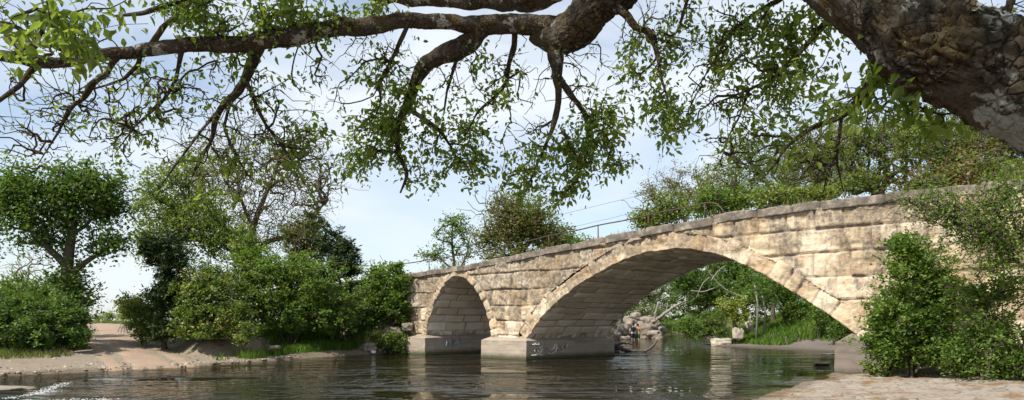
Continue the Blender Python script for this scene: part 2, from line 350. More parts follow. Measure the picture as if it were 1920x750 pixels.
tag(obj('rock_shelf', mesh_np('rock_shelf', np.stack([HX, HYg, HZ], -1).reshape(-1, 3)[hu], hi_.reshape(-1, 4), attrs=dict(wet=sstep(.7, .05, hsd).ravel()[hu]), smooth=True), M['shelf']), kind='structure')

# ------------------------------------------------------------------ water
wxs = axis(-34, 32, .30, 300); wys = axis(6, 100, .30, 200); wys = wys[wys > -5]
WX, WY = np.meshgrid(wxs, wys, indexing='ij'); wsd = poly_sd(WX, WY)
dep = np.clip(-wsd, 0, 8)
keep = wsd < 1.2
q = grid_quads(len(wxs), len(wys))[:, ::-1]; kf = keep.ravel()[q].any(1); q = q[kf]
used, inv = np.unique(q, return_inverse=True)
wz = np.zeros(WX.shape)
wv = np.stack([WX, WY, wz], -1).reshape(-1, 3)[used]
fast = (.25 + .75 * sstep(31, 22, WY)) * sstep(10, 3, WX)            # the riffle in front of the bridge
k = N('river_water')
rip = k.noise(1.5, 3, .5, k.coord((1.5, .6, 1)), .6); fine = k.noise(4.5, 3, .55, k.coord((1.6, .5, 1)), .4); swell = k.noise(.35, 3, .5, k.coord((1.0, .8, 1)))
calm = k.ramp(k.noise(.22, 4, .6, k.coord((.7, 1.5, 1))), (.40, .06), (.60, 1.0))
amt = k.math('MULTIPLY', k.math('ADD', k.math('MULTIPLY', k.attr('fast'), .9), .10), calm)
hgt = k.math('MULTIPLY', k.math('ADD', k.math('ADD', k.math('MULTIPLY', rip, 1.0), k.math('MULTIPLY', fine, .30)), k.math('MULTIPLY', swell, .8)), amt)
nrm = k.bump(hgt, 1.0, .21)
deep = k.mix(k.noise(.35, 4), (.010, .010, .004), (.018, .014, .007))
dif = k.n('ShaderNodeBsdfDiffuse'); k.put(dif.inputs[0], deep)
tr = k.n('ShaderNodeBsdfTransparent'); k.put(tr.inputs[0], k.ramp(k.attr('depth'), (0, (.85, .82, .70)), (.16, (.5, .46, .28)), (.6, (.22, .2, .1))))
m1 = k.n('ShaderNodeMixShader'); k.put(m1.inputs[0], k.ramp(k.attr('depth'), (0, 0.0), (.06, .25), (.30, 1.0))); k.put(m1.inputs[1], tr.outputs[0]); k.put(m1.inputs[2], dif.outputs[0])
gl = k.n('ShaderNodeBsdfGlossy'); gl.inputs['Roughness'].default_value = .03; k.put(gl.inputs['Normal'], nrm); gl.inputs[0].default_value = (.80, .785, .75, 1)
fr = k.n('ShaderNodeFresnel'); fr.inputs[0].default_value = 1.333; k.put(fr.inputs['Normal'], nrm)
m2 = k.n('ShaderNodeMixShader'); k.put(m2.inputs[0], k.math('MULTIPLY', fr.outputs[0], .92)); k.put(m2.inputs[1], m1.outputs[0]); k.put(m2.inputs[2], gl.outputs[0])
M['water'] = k.out(m2.outputs[0])
tag(obj('river_water', mesh_np('river_water', wv, inv.reshape(-1, 4), attrs=dict(depth=(dep / 8).ravel()[used], fast=fast.ravel()[used]), smooth=True), M['water']), kind='structure')

# ------------------------------------------------------------------ bridge
PAR = np.array([(-60, 3.2), (-16, 3.85), (-8.4, 4.15), (-4.87, 4.30), (-1.94, 4.52), (.67, 4.76), (3.02, 4.95), (5.64, 5.15), (7.75, 5.32), (9.24, 5.43), (11.19, 5.50), (12.95, 5.52), (26, 5.48)])
def par(s): return np.interp(s, PAR[:, 0], PAR[:, 1])
def cope_h(s): return np.interp(s, [-8, 0, 9, 14], [.24, .27, .30, .26])
def smooth_curve(pts, n=90):
    pts = np.array(pts, float); t = np.r_[0, np.cumsum(np.hypot(*np.diff(pts, axis=0).T))]
    tt = np.linspace(0, t[-1], n); c = np.stack([np.interp(tt, t, pts[:, 0]), np.interp(tt, t, pts[:, 1])], -1)
    for _ in range(10): c[1:-1] = c[1:-1] * .5 + (c[:-2] + c[2:]) * .25
    return c
ARCH_S = smooth_curve([(-7.34, .80), (-7.28, 1.0), (-7.1, 1.73), (-6.64, 2.6), (-5.95, 3.43), (-5.40, 3.80), (-4.95, 3.88), (-4.46, 3.80), (-3.78, 3.38), (-3.24, 2.78), (-2.82, 1.99), (-2.56, 1.23), (-2.5, .80)])
ARCH_L = smooth_curve([(-.36, .80), (-.2, 1.0), (.67, 1.95), (1.58, 2.60), (2.74, 3.22), (4.37, 3.93), (5.64, 4.25), (6.84, 4.38), (7.75, 4.33), (8.83, 4.09), (10.05, 3.60), (11.19, 2.98), (12.27, 2.29), (13.11, 1.73), (13.75, 1.25), (14.05, .95)], 150)
def offset_curve(c, r):
    t = np.gradient(c, axis=0); t /= np.linalg.norm(t, axis=1)[:, None]; nrm = np.stack([-t[:, 1], t[:, 0]], -1)
    return c + nrm * r
def inside(poly, x, y):
    ins = np.zeros(x.shape, bool); n = len(poly)
    for i in range(n):
        a, b = poly[i], poly[(i + 1) % n]
        if a[1] == b[1]: continue
        ins ^= ((a[1] > y) != (b[1] > y)) & (x < (b[0] - a[0]) * (y - a[1]) / (b[1] - a[1]) + a[0])
    return ins
COURSE = np.array([.3, 1.02, 1.68, 2.36, 3.10, 3.86, 4.62, 5.5])
_rj = random.Random(3)
JOINTS = []
for ci in range(len(COURSE)):
    j = [-16.3 + _rj.random()]
    while j[-1] < 27: j.append(j[-1] + _rj.uniform(.8, 1.75) * (.85 if j[-1] < 3 else 1.05))
    JOINTS.append(np.array(j))
def blocks(s, z):
    """block id tone, distance to the nearest joint, and a bulge height for a coursed rock-faced wall"""
    wob = .035 * vnoise(np.stack([s, z, 0 * s], -1), 1.3, 8)
    zz = z + wob; ci = np.clip(np.searchsorted(COURSE, zz) - 1, 0, len(COURSE) - 2)
    dz = np.minimum(zz - COURSE[ci], COURSE[ci + 1] - zz)
    ds = np.full(s.shape, 9.); bid = np.zeros(s.shape, int); ss = s + .03 * vnoise(np.stack([s, z, 0 * s + 4], -1), 1.7, 9)
    for c in range(len(COURSE) - 1):
        m = ci == c; j = JOINTS[c]; i = np.clip(np.searchsorted(j, ss[m]) - 1, 0, len(j) - 2)
        ds[m] = np.minimum(ss[m] - j[i], j[i + 1] - ss[m]); bid[m] = i + 200 * c
    return bid, np.minimum(dz, ds)
rt = np.random.default_rng(5).random(4000)
def rockface(s, z, bid, dj, seed=0, bulge=.06):
    p = np.stack([s, z, bid * 1.7], -1)
    jw = .5 + .5 * sstep(-.3, .4, vnoise(np.stack([s, z, 0 * s], -1), .9, 70 + seed))
    h = bulge * .7 * jw * sstep(0, .06, dj) + .058 * fbm(p, 1.4, 5, 40 + seed) * sstep(-.04, .08, dj)
    tilt = (rt[bid % 4000] - .5) * .06
    facets = .075 * np.abs(vnoise(p, 2.1, 60 + seed)) * sstep(-.02, .08, dj) + .04 * np.abs(vnoise(p, 5.5, 61 + seed))
    return h + tilt * sstep(0, .05, dj) + facets - .05 * sstep(.035, .0, dj)
D0 = .40                                                            # face plane of the spandrel wall
bridge = empty('stone_bridge', bw(0, 0, 0), 'old cream limestone road bridge with two arches over the river', 'bridge')
EXT_S = offset_curve(ARCH_S, .34); EXT_L = offset_curve(ARCH_L, .56)
cutS = np.r_[EXT_S, [[EXT_S[-1][0], .2], [EXT_S[0][0], .2]]]; cutL = np.r_[EXT_L, [[EXT_L[-1][0], .2], [EXT_L[0][0], .2]]]
def wall_mesh(name, d0, sgn, st, smin=-16, smax=25):
    s1 = np.arange(smin, smax, st); nz = int(5.0 / st); f = np.linspace(0, 1, nz)
    Sg = np.repeat(s1[:, None], nz, 1); top = par(s1) - cope_h(s1) + .06
    Zg = .55 + f[None] * (top[:, None] - .55)
    bid, dj = blocks(Sg, Zg)
    h = rockface(Sg, Zg, bid, dj)
    v = bw(Sg, d0 + sgn * h, Zg).reshape(-1, 3)
    q = grid_quads(len(s1), nz)
    if sgn > 0: q = q[:, ::-1]
    cs = Sg.ravel()[q].mean(1); cz = Zg.ravel()[q].mean(1)
    q = q[~(inside(cutS, cs, cz) | inside(cutL, cs, cz))]
    return mesh_np(name, v, q, attrs=dict(tone=rt[bid % 4000], joint=sstep(.05, .01, dj), below=(par(Sg) - Zg) + 1.8 * sstep(5, 10, Sg)), smooth=True)
obj('wall', wall_mesh('wall', D0, -1, .045), M['ashlar'], bridge)
obj('wall', wall_mesh('wall', 5.95, 1, .12), M['ashlar'], bridge)
def ring_mesh(curve, thick, vw, seed, d0, sgn, st=.04):
    L = np.r_[0, np.cumsum(np.hypot(*np.diff(curve, axis=0).T))]; n = int(L[-1] / st); t = np.linspace(0, L[-1], n)
    c = np.stack([np.interp(t, L, curve[:, 0]), np.interp(t, L, curve[:, 1])], -1)
    for _ in range(6): c[1:-1] = c[1:-1] * .5 + (c[:-2] + c[2:]) * .25
    tg = np.gradient(c, axis=0); tg /= np.linalg.norm(tg, axis=1)[:, None]; nr = np.stack([-tg[:, 1], tg[:, 0]], -1)
    rnd = np.random.default_rng(seed); j = [0.]
    while j[-1] < L[-1]: j.append(j[-1] + vw * rnd.uniform(.6, 1.7))
    j = np.array(j); i = np.clip(np.searchsorted(j, t) - 1, 0, len(j) - 2)
    rr = np.r_[0, 0, np.arange(.03, thick + .001, st)]; nrw = len(rr)       # first column is the lip that runs back to the vault
    T = np.repeat(t[:, None], nrw, 1); R = np.repeat(rr[None], n, 0)
    bt = thick * (1 + .5 * (rnd.random(len(j)) - .5)); R = R * (bt[i] / thick)[:, None]
    Sg = c[:, 0:1] + nr[:, 0:1] * R; Zg = c[:, 1:2] + nr[:, 1:2] * R
    Zg = np.minimum(Zg, par(Sg) - cope_h(Sg) + .03)
    skew = T + .03 * vnoise(np.stack([T, R, 0 * R], -1), 2.2, seed)
    I = np.clip(np.searchsorted(j, skew) - 1, 0, len(j) - 2)
    dj = np.minimum(np.minimum(skew - j[I], j[I + 1] - skew), np.minimum(R + .06, bt[i][:, None] - R + .01))
    h = .02 + rockface(T, R, I + 300 * seed, dj, seed, .03)
    rag = .02 * fbm(np.stack([T, R, 0 * R], -1), 3, 3, seed + 5)           # ragged arris
    Sg = Sg + nr[:, 0:1] * rag * (R < .05); Zg = Zg + nr[:, 1:2] * rag * (R < .05)
    dd = d0 + sgn * h; dd[:, 0] = d0 - sgn * .25
    v = bw(Sg, dd, Zg).reshape(-1, 3); q = grid_quads(n, nrw)
    if sgn > 0: q = q[:, ::-1]
    return mesh_np('arch_ring', v, q, attrs=dict(tone=rt[(I * 7 + seed * 31) % 4000], joint=sstep(.035, .008, dj), below=np.maximum(par(Sg) - Zg, .4) + 1.8 * sstep(4, 8, Sg)), smooth=True)
def vault_mesh(curve, seed):
    L = np.r_[0, np.cumsum(np.hypot(*np.diff(curve, axis=0).T))]; st = .05; n = int(L[-1] / st); t = np.linspace(0, L[-1], n)
    c = np.stack([np.interp(t, L, curve[:, 0]), np.interp(t, L, curve[:, 1])], -1)
    for _ in range(6): c[1:-1] = c[1:-1] * .5 + (c[:-2] + c[2:]) * .25
    tg = np.gradient(c, axis=0); tg /= np.linalg.norm(tg, axis=1)[:, None]; nr = np.stack([-tg[:, 1], tg[:, 0]], -1)
    dd = np.arange(D0 - .03, 6.0, .06); nd = len(dd); T = np.repeat(t[:, None], nd, 1); Dg = np.repeat(dd[None], n, 0)
    cw = .42; course = np.floor((T + .02 * vnoise(np.stack([T, Dg, 0 * T], -1), 1.5, seed)) / cw).astype(int)
    dz = np.minimum(T / cw - course, 1 - (T / cw - course)) * cw
    off = (rt[(course * 13 + seed) % 4000]) * 1.3; ln = 1.15 + .5 * rt[(course * 5 + seed) % 4000]
    bi = np.floor((Dg + off) / ln).astype(int); fx = (Dg + off) / ln - bi; dx = np.minimum(fx, 1 - fx) * ln
    dj = np.minimum(np.abs(dz), dx); bid = (course * 40 + bi + 900 * seed) % 4000
    h = .035 * fbm(np.stack([T, Dg, bid * 1.0], -1), 1.3, 5, seed) + (rt[bid] - .5) * .07 + .035 * sstep(.0, .06, dj)
    ln2 = sstep(D0 - .02, D0 + .25, Dg)
    Sg = c[:, 0:1] - nr[:, 0:1] * h * ln2; Zg = c[:, 1:2] - nr[:, 1:2] * h * ln2
    v = bw(Sg, Dg, Zg).reshape(-1, 3)
    return mesh_np('vault', v, grid_quads(n, nd)[:, ::-1], attrs=dict(tone=rt[(bid * 3) % 4000], joint=sstep(.03, .008, dj), below=Zg - .8), smooth=True)
for cv, th, vw, sd_ in ((ARCH_S, .40, .42, 1), (ARCH_L, .62, .62, 2)):
    a = obj('arch', vault_mesh(cv, sd_), M['vault'], bridge)
    obj('arch_ring', ring_mesh(cv, th, vw, sd_, D0, -1), M['voussoir'], a)
    obj('arch_ring', ring_mesh(cv, th, vw, sd_ + 4, 5.95, 1, .1), M['voussoir'], a)
def coping_mesh(d0, d1, seed, st=.05):
    s1 = np.arange(-16, 25, st); n = len(s1); rnd = np.random.default_rng(seed)
    j = [-16.5]
    while j[-1] < 26: j.append(j[-1] + rnd.uniform(.9, 2.0))
    j = np.array(j); i = np.searchsorted(j, s1) - 1; dj = np.minimum(s1 - j[i], j[i + 1] - s1)
    jz = (rnd.random(len(j)) - .5) * .07; jd = (rnd.random(len(j)) - .5) * .07
    # profile round the slab: underside back -> front edge -> top -> back
    prof = [(0, 0)] + [(-1, 0)] + [(-1, f) for f in np.linspace(.1, 1, 8)] + [(0, 1)] + [(.5, 1)] + [(1, 1)] + [(1, 0)] + [(0, 0)]
    prof = np.array(prof); m = len(prof); ov = .13
    Sg = np.repeat(s1[:, None], m, 1); hgt = cope_h(s1)[:, None]
    Zg = par(s1)[:, None] - hgt * (1 - prof[None, :, 1]) + jz[i][:, None]
    dmid, hw = (d0 + d1) / 2, (d1 - d0) / 2 
    Dg = np.where(prof[None, :, 0] < 0, d0 - ov + jd[i][:, None], np.where(prof[None, :, 0] == 0, d0 + .25, np.where(prof[None, :, 0] == .5, dmid, d1))) + 0 * Sg
    p = np.stack([Sg, Dg, Zg], -1)
    front = (prof[None, :, 0] < 0)
    Dg = Dg + front * (.05 * fbm(p, 1.8, 5, seed) + .06 * sstep(.09, 0, dj)[:, None])
    Zg = Zg + (.035 * fbm(p, 1.6, 4, seed + 3) - .04 * sstep(.08, 0, dj)[:, None]) * (prof[None, :, 1] > .9) + .03 * fbm(p, 2.2, 3, seed + 7) * (prof[None, :, 1] == 0)
    return mesh_np('coping', bw(Sg, Dg, Zg).reshape(-1, 3), grid_quads(n, m), attrs=dict(joint=np.repeat(sstep(.05, .01, dj)[:, None], m, 1)), smooth=False)
obj('coping', coping_mesh(D0, D0 + .62, 3), M['coping'], bridge)
cm = coping_mesh(5.35, 5.97, 8, .1); obj('coping', cm, M['coping'], bridge)
s1 = np.arange(-16, 25, .3); dk = np.linspace(.6, 5.8, 16); Sg, Dg = np.meshgrid(s1, dk, indexing='ij')
k = N('deck_earth'); M['deck'] = k.pbr(k.mix(k.noise(2, 6, .7), (.08, .085, .03), (.24, .19, .13)), .95, k.bump(k.noise(6, 6), .6, .05))
obj('deck', mesh_np('deck', bw(Sg, Dg, par(Sg) - .12 + .05 * fbm(np.stack([Sg, Dg, 0 * Sg], -1), .8, 3, 2)), grid_quads(len(s1), 16), smooth=True), M['deck'], bridge)
def pier_mesh(s0, s1, zt, zt2, d1=6.3, zb=-1.0, batter=.02, tilt_r=True, tilt_l=True):
    """concrete footing: battered faces, sloped top, subdivided so its surface can be uneven"""
    st = .08; vs, qs, n0 = [], [], 0
    lw = .34
    def patch(a, b, c, d):
        nonlocal n0
        a, b, c, d = [np.array(p, float) for p in (a, b, c, d)]
        nu = max(2, int(np.linalg.norm(b - a) / st) + 1); nv = max(2, int(np.linalg.norm(d - a) / st) + 1)
        u = np.linspace(0, 1, nu)[:, None, None]; w = np.linspace(0, 1, nv)[None, :, None]
        g = (a * (1 - u) + b * u) * (1 - w) + (d * (1 - u) + c * u) * w
        vs.append(g.reshape(-1, 3)); qs.append(grid_quads(nu, nv) + n0); n0 += nu * nv
    B = batter * (zt - zb)
    A = [(s0 - B, -B, zb), (s1 + B, -B, zb), (s1 + B, d1 + B, zb), (s0 - B, d1 + B, zb)]
    T = [(s0, 0, zt), (s1, 0, zt), (s1, d1, zt), (s0, d1, zt)]
    I = [(s0 + (lw if tilt_l else 0), .46, zt2), (s1 - (lw if tilt_r else 0), .46, zt2), (s1 - (lw if tilt_r else 0), d1 - .46, zt2), (s0 + (lw if tilt_l else 0), d1 - .46, zt2)]
    for i in range(4):
        j = (i + 1) % 4; patch(A[i], A[j], T[j], T[i]); patch(T[i], T[j], I[j], I[i])
    patch(*I)
    v = np.concatenate(vs)
    v2 = v + .02 * np.stack([fbm(v, 1.8, 4, 3), fbm(v, 1.8, 4, 33), .5 * fbm(v, 1.8, 4, 63)], -1) + .012 * np.stack([vnoise(v, 9, 5), vnoise(v, 9, 6), vnoise(v, 9, 7)], -1)
    return mesh_np('pier', bw(v2[:, 0], v2[:, 1], v2[:, 2]), np.concatenate(qs), attrs=dict(below=v2[:, 2]), smooth=False)
pL = obj('pier', pier_mesh(-9.8, -6.95, .84, .98), M['concrete'], bridge)
pM = obj('pier', pier_mesh(-2.87, 0, .81, 1.0), M['concrete'], bridge)
pR = obj('pier', pier_mesh(13.2, 16.6, 1.02, 1.30), M['concrete_dark'], bridge)
pR['label'] = 'dark stained concrete footing on the rock shelf'
# painted graffiti: thin raised strokes on the footings' river-facing sides (s fixed, runs along d and z)
def strokes(name, lines, s, w, mat, parent):
    vs, qs, n0 = [], [], 0
    for ln in lines:
        ln = np.array(ln, float); t = np.gradient(ln, axis=0); t /= np.linalg.norm(t, axis=1)[:, None] + 1e-9
        nn = np.stack([-t[:, 1], t[:, 0]], -1); ww = w * (.7 + .6 * RNG.random(len(ln)))[:, None]
        a, b = ln + nn * ww, ln - nn * ww
        g = np.stack([a, b], 1).reshape(-1, 2); so = s + .02 * (.9 - g[:, 1])
        lo = bw(so, g[:, 0], g[:, 1]); hi = bw(so + .05, g[:, 0], g[:, 1])
        n = len(ln); vs += [hi, lo]
        q = grid_quads(n, 2) + n0; qs += [q, np.stack([q[:, 0], q[:, 3], q[:, 3] + 2 * n, q[:, 0] + 2 * n], -1), np.stack([q[:, 1], q[:, 2], q[:, 2] + 2 * n, q[:, 1] + 2 * n], -1)]; n0 += 4 * n
    return obj(name, mesh_np(name, np.concatenate(vs), np.concatenate(qs)), mat, parent)
def arc(cx, cz, rx, rz, a0, a1, n=14): a = np.radians(np.linspace(a0, a1, n)); return np.stack([cx + rx * np.cos(a), cz + rz * np.sin(a)], -1)
loops = [arc(1.55, .52, .42, .30, 170, 385, 22), arc(1.55, .60, .28, .22, 180, 370, 16), [(2.15, .62), (2.3, .4), (2.45, .66), (2.6, .44), (2.75, .6)], arc(.62, .6, .16, .10, 60, 330), arc(.85, .62, .12, .1, 40, 320),
         [(.45, .36), (.6, .5), (.7, .34), (.82, .48), (.92, .33), (1.0, .46)], arc(.7, .38, .2, .14, 0, 350), [(.3, .66), (.55, .655), (.8, .66)], [(.25, .19), (.6, .2), (1.0, .185)], [(1.02, .75), (1.1, .5), (1.25, .3)]]
strokes('graffiti', loops, .004, .016, M['paint_white'], pM)
zt, zb_ = .70, .42
hop = [[(1.35, zb_), (1.37, zt)], [(1.62, zb_), (1.62, zt + .02)], [(1.36, .57), (1.62, .57)], arc(1.9, .56, .13, .13, 0, 360, 18), [(2.2, zb_), (2.2, zt)], arc(2.22, .63, .17, .075, -90, 90, 10), [(1.42, .78), (1.46, .79)], [(1.7, .78), (1.76, .79)]]
strokes('graffiti', hop, -6.946, .018, M['paint_blue'], pL)

# railing of pipe along the near parapet
def tube(pts, rad, sides=8, cap=True, twist=None):
    pts = np.array(pts, float); rad = np.broadcast_to(np.asarray(rad, float), (len(pts),))
    t = np.gradient(pts, axis=0); t /= np.linalg.norm(t, axis=1)[:, None] + 1e-12
    up = np.array([.13, .29, .95]); x = np.cross(t[0], up); x /= np.linalg.norm(x); fr = []
    for ti in t:
        x = x - ti * (x @ ti); x /= np.linalg.norm(x) + 1e-12; fr.append((x.copy(), np.cross(ti, x)))
    a = np.linspace(0, 2 * np.pi, sides, endpoint=False)
    X_ = np.array([f[0] for f in fr]); Y_ = np.array([f[1] for f in fr])
    v = pts[:, None] + rad[:, None, None] * (np.cos(a)[None, :, None] * X_[:, None] + np.sin(a)[None, :, None] * Y_[:, None])
    q = grid_quads(len(pts), sides, True); v = v.reshape(-1, 3); tr = []
    if cap:
        v = np.r_[v, pts[:1], pts[-1:]]; n = len(v); l = (len(pts) - 1) * sides
        for i in range(sides): tr += [(n - 2, (i + 1) % sides, i), (n - 1, l + i, l + (i + 1) % sides)]
    return v, q, np.array(tr).reshape(-1, 3)
def join(parts):
    vs, qs, ts, n = [], [], [], 0
    for v, q, t in parts:
        vs.append(v); qs.append(q + n)
        if len(t): ts.append(t + n)
        n += len(v)
    return np.concatenate(vs), np.concatenate(qs), (np.concatenate(ts) if ts else None)
rl = empty('railing', bw(0, .75, par(0)), 'thin rusty pipe railing along the top of the stone bridge', 'railing')
ss = np.linspace(-11.5, 8.25, 60); rp = [bw(s, .78, float(par(s)) + .62 + .012 * math.sin(s * 2.3)) for s in ss]
rp += [bw(8.5, .77, 5.97), bw(8.75, .75, 5.87), bw(8.95, .70, 5.68), bw(9.1, .66, 5.46)]
obj('handrail', mesh_np('handrail', *tube(rp, .026, 8), smooth=True), M['metal'], rl)
for s in (-10.3, -7.6, -4.9, -2.2, .6, 3.3, 5.75, 8.2):
    obj('post', mesh_np('post', *tube([bw(s, .78, float(par(s)) - .2), bw(s + .02, .78, float(par(s)) + .3), bw(s + .01, .78, float(par(s)) + .62)], .024, 8), smooth=True), M['metal'], rl)

# ------------------------------------------------------------------ plants
def edges_mesh(p0, p1, r0, r1, sides=4):
    """independent tapered prisms, vectorised"""
    t = p1 - p0; t = t / (np.linalg.norm(t, axis=1)[:, None] + 1e-9)
    up = np.where(np.abs(t[:, 2:3]) > .9, [[1., 0, 0]], [[0, 0, 1.]]); x = np.cross(t, up); x /= np.linalg.norm(x, axis=1)[:, None] + 1e-9; y = np.cross(t, x)
    a = np.linspace(0, 2 * np.pi, sides, endpoint=False); c, s = np.cos(a)[None, :, None], np.sin(a)[None, :, None]
    ring = c * x[:, None] + s * y[:, None]
    v = np.concatenate([p0[:, None] + ring * r0[:, None, None], p1[:, None] + ring * r1[:, None, None]], 1).reshape(-1, 3)
    i = np.arange(len(p0))[:, None] * 2 * sides; j = np.arange(sides)[None]
    q = np.stack([i + j, i + (j + 1) % sides, i + sides + (j + 1) % sides, i + sides + j], -1).reshape(-1, 4)
    return v, q, np.zeros((0, 3), int)
def grow(nodes, nrad, targets, rng, wig=.08, droop=0.0, seglen=.3, k_r=.006, rmin=.004, expo=.5, ndir=None, fwd=.9):
    """joins every target to a near node that already points its way (nearest targets first); radii by a pipe model"""
    A = np.array(nodes, float); base_n = len(A)
    d = np.min(np.linalg.norm(targets[:, None] - A[None], axis=2), axis=1); order = np.argsort(d)
    cap = base_n + len(targets) * 13; allp = np.zeros((cap, 3)); allp[:base_n] = A; par_ = -np.ones(cap, int); n = base_n; tipidx = []
    dr = np.zeros((cap, 3))
    if ndir is not None: dr[:base_n] = ndir
    for ti in order:
        tg = targets[ti]; e = tg - allp[:n]; dd = np.linalg.norm(e, axis=1)
        cosn = np.sum(e * dr[:n], 1) / (dd + 1e-6)
        j = int(np.argmin(dd * (1 + fwd * (1 - cosn))))
        L = dd[j]; m = int(np.clip(round(L / seglen), 2, 11)); p0 = allp[j].copy(); last = j
        e = (tg - p0); t0 = dr[j] * L * .35 + e * .65; t1 = e + np.array([0, 0, droop * L]) * -1 + rng.normal(0, wig * L, 3)
        off = rng.normal(0, wig * L, 3)
        for i in range(1, m + 1):
            f = i / m; h1 = f ** 3 - 2 * f ** 2 + f; h2 = -2 * f ** 3 + 3 * f ** 2; h3 = f ** 3 - f ** 2
            p = p0 + e * h2 + t0 * h1 + t1 * h3 + off * math.sin(math.pi * f) + rng.normal(0, .012 * L, 3) * (i < m)
            allp[n] = p; par_[n] = last; q = p - allp[last]; dr[n] = q / (np.linalg.norm(q) + 1e-9); last = n; n += 1
        tipidx.append(last)
    tipidx = np.array(tipidx); cnt = np.zeros(n); cnt[tipidx] = 1
    for i in range(n - 1, base_n - 1, -1):
        if par_[i] >= 0: cnt[par_[i]] += cnt[i]
    ch = np.arange(base_n, n); pa = par_[ch]
    r1 = np.maximum(rmin, k_r * cnt[ch] ** expo); r0 = np.maximum(rmin, k_r * np.maximum(cnt[pa], cnt[ch]) ** expo)
    r0 = np.where(pa < base_n, np.minimum(r1 * 1.15, np.asarray(nrad)[np.minimum(pa, base_n - 1)]), np.minimum(r0, r1 * 1.5))
    return (allp[pa], allp[ch], r0, r1), allp[tipidx], dr[tipidx], order
def leaves(c, size, rng, up=.6, aspect=.55, dirs=None, fold=False, tone=None):
    n = len(c); nrm = rng.normal(0, 1, (n, 3)); nrm[:, 2] = np.abs(nrm[:, 2]) + up; nrm /= np.linalg.norm(nrm, axis=1)[:, None]
    d = rng.normal(0, 1, (n, 3)) if dirs is None else dirs + rng.normal(0, .35, (n, 3))
    d -= nrm * np.sum(d * nrm, 1)[:, None]; d /= np.linalg.norm(d, axis=1)[:, None] + 1e-9; w = np.cross(nrm, d)
    L = (size * rng.uniform(.6, 1.3, n))[:, None]; W = L * aspect * rng.uniform(.75, 1.2, n)[:, None] * .5
    if tone is None: tone = rng.random(n)
    if fold:
        lift = nrm * L * .10
        v = np.stack([c, c + d * L * .35 + w * W + lift, c + d * L * .72 + w * W * .62 + lift * .7, c + d * L * 1.0 - nrm * L * .08, c + d * L * .72 - w * W * .62 + lift * .7, c + d * L * .35 - w * W + lift], 1).reshape(-1, 3)
        b = np.arange(n)[:, None] * 6
        q = np.concatenate([b + [[0, 1, 2, 3]], b + [[0, 3, 4, 5]]]); return v, q, np.repeat(tone, 6)
    v = np.stack([c - d * L * .5, c + w * W - d * L * .06, c + d * L * .5, c - w * W - d * L * .06], 1).reshape(-1, 3)
    return v, np.arange(4 * n).reshape(-1, 4), np.repeat(tone, 4)
def lobe_pts(lobes, rng, gap=.0, seed=0, shell=.45):
    out = []
    for lb in lobes:
        x, y, rx, ry, D, n = lb[:6]; c = P(x, y, D); ax, az = rx * D / F, ry * D / F; ad = lb[6] if len(lb) > 6 else (ax + az) / 2
        m = 0; guard = 0
        while m < n and guard < 40:
            guard += 1
            g = rng.normal(0, 1, (n * 2, 3)); g /= np.linalg.norm(g, axis=1)[:, None]; g *= (rng.random(n * 2) ** shell)[:, None]
            p = c + g * [ax, ad, az]
            rough = 1 + .38 * vnoise(p, 1.9 / max(ax, .5), seed + 3) + np.where(rng.random(len(p)) < .2, rng.uniform(.1, .55, len(p)), 0); p = c + (p - c) * rough[:, None]
            keepm = fbm(p, .8 / max(.35 * min(ax, az), .2), 2, seed) > -.62 + gap
            p = p[keepm][:n - m]; out.append(p); m += len(p)
    return np.concatenate(out)
SEED = [100]
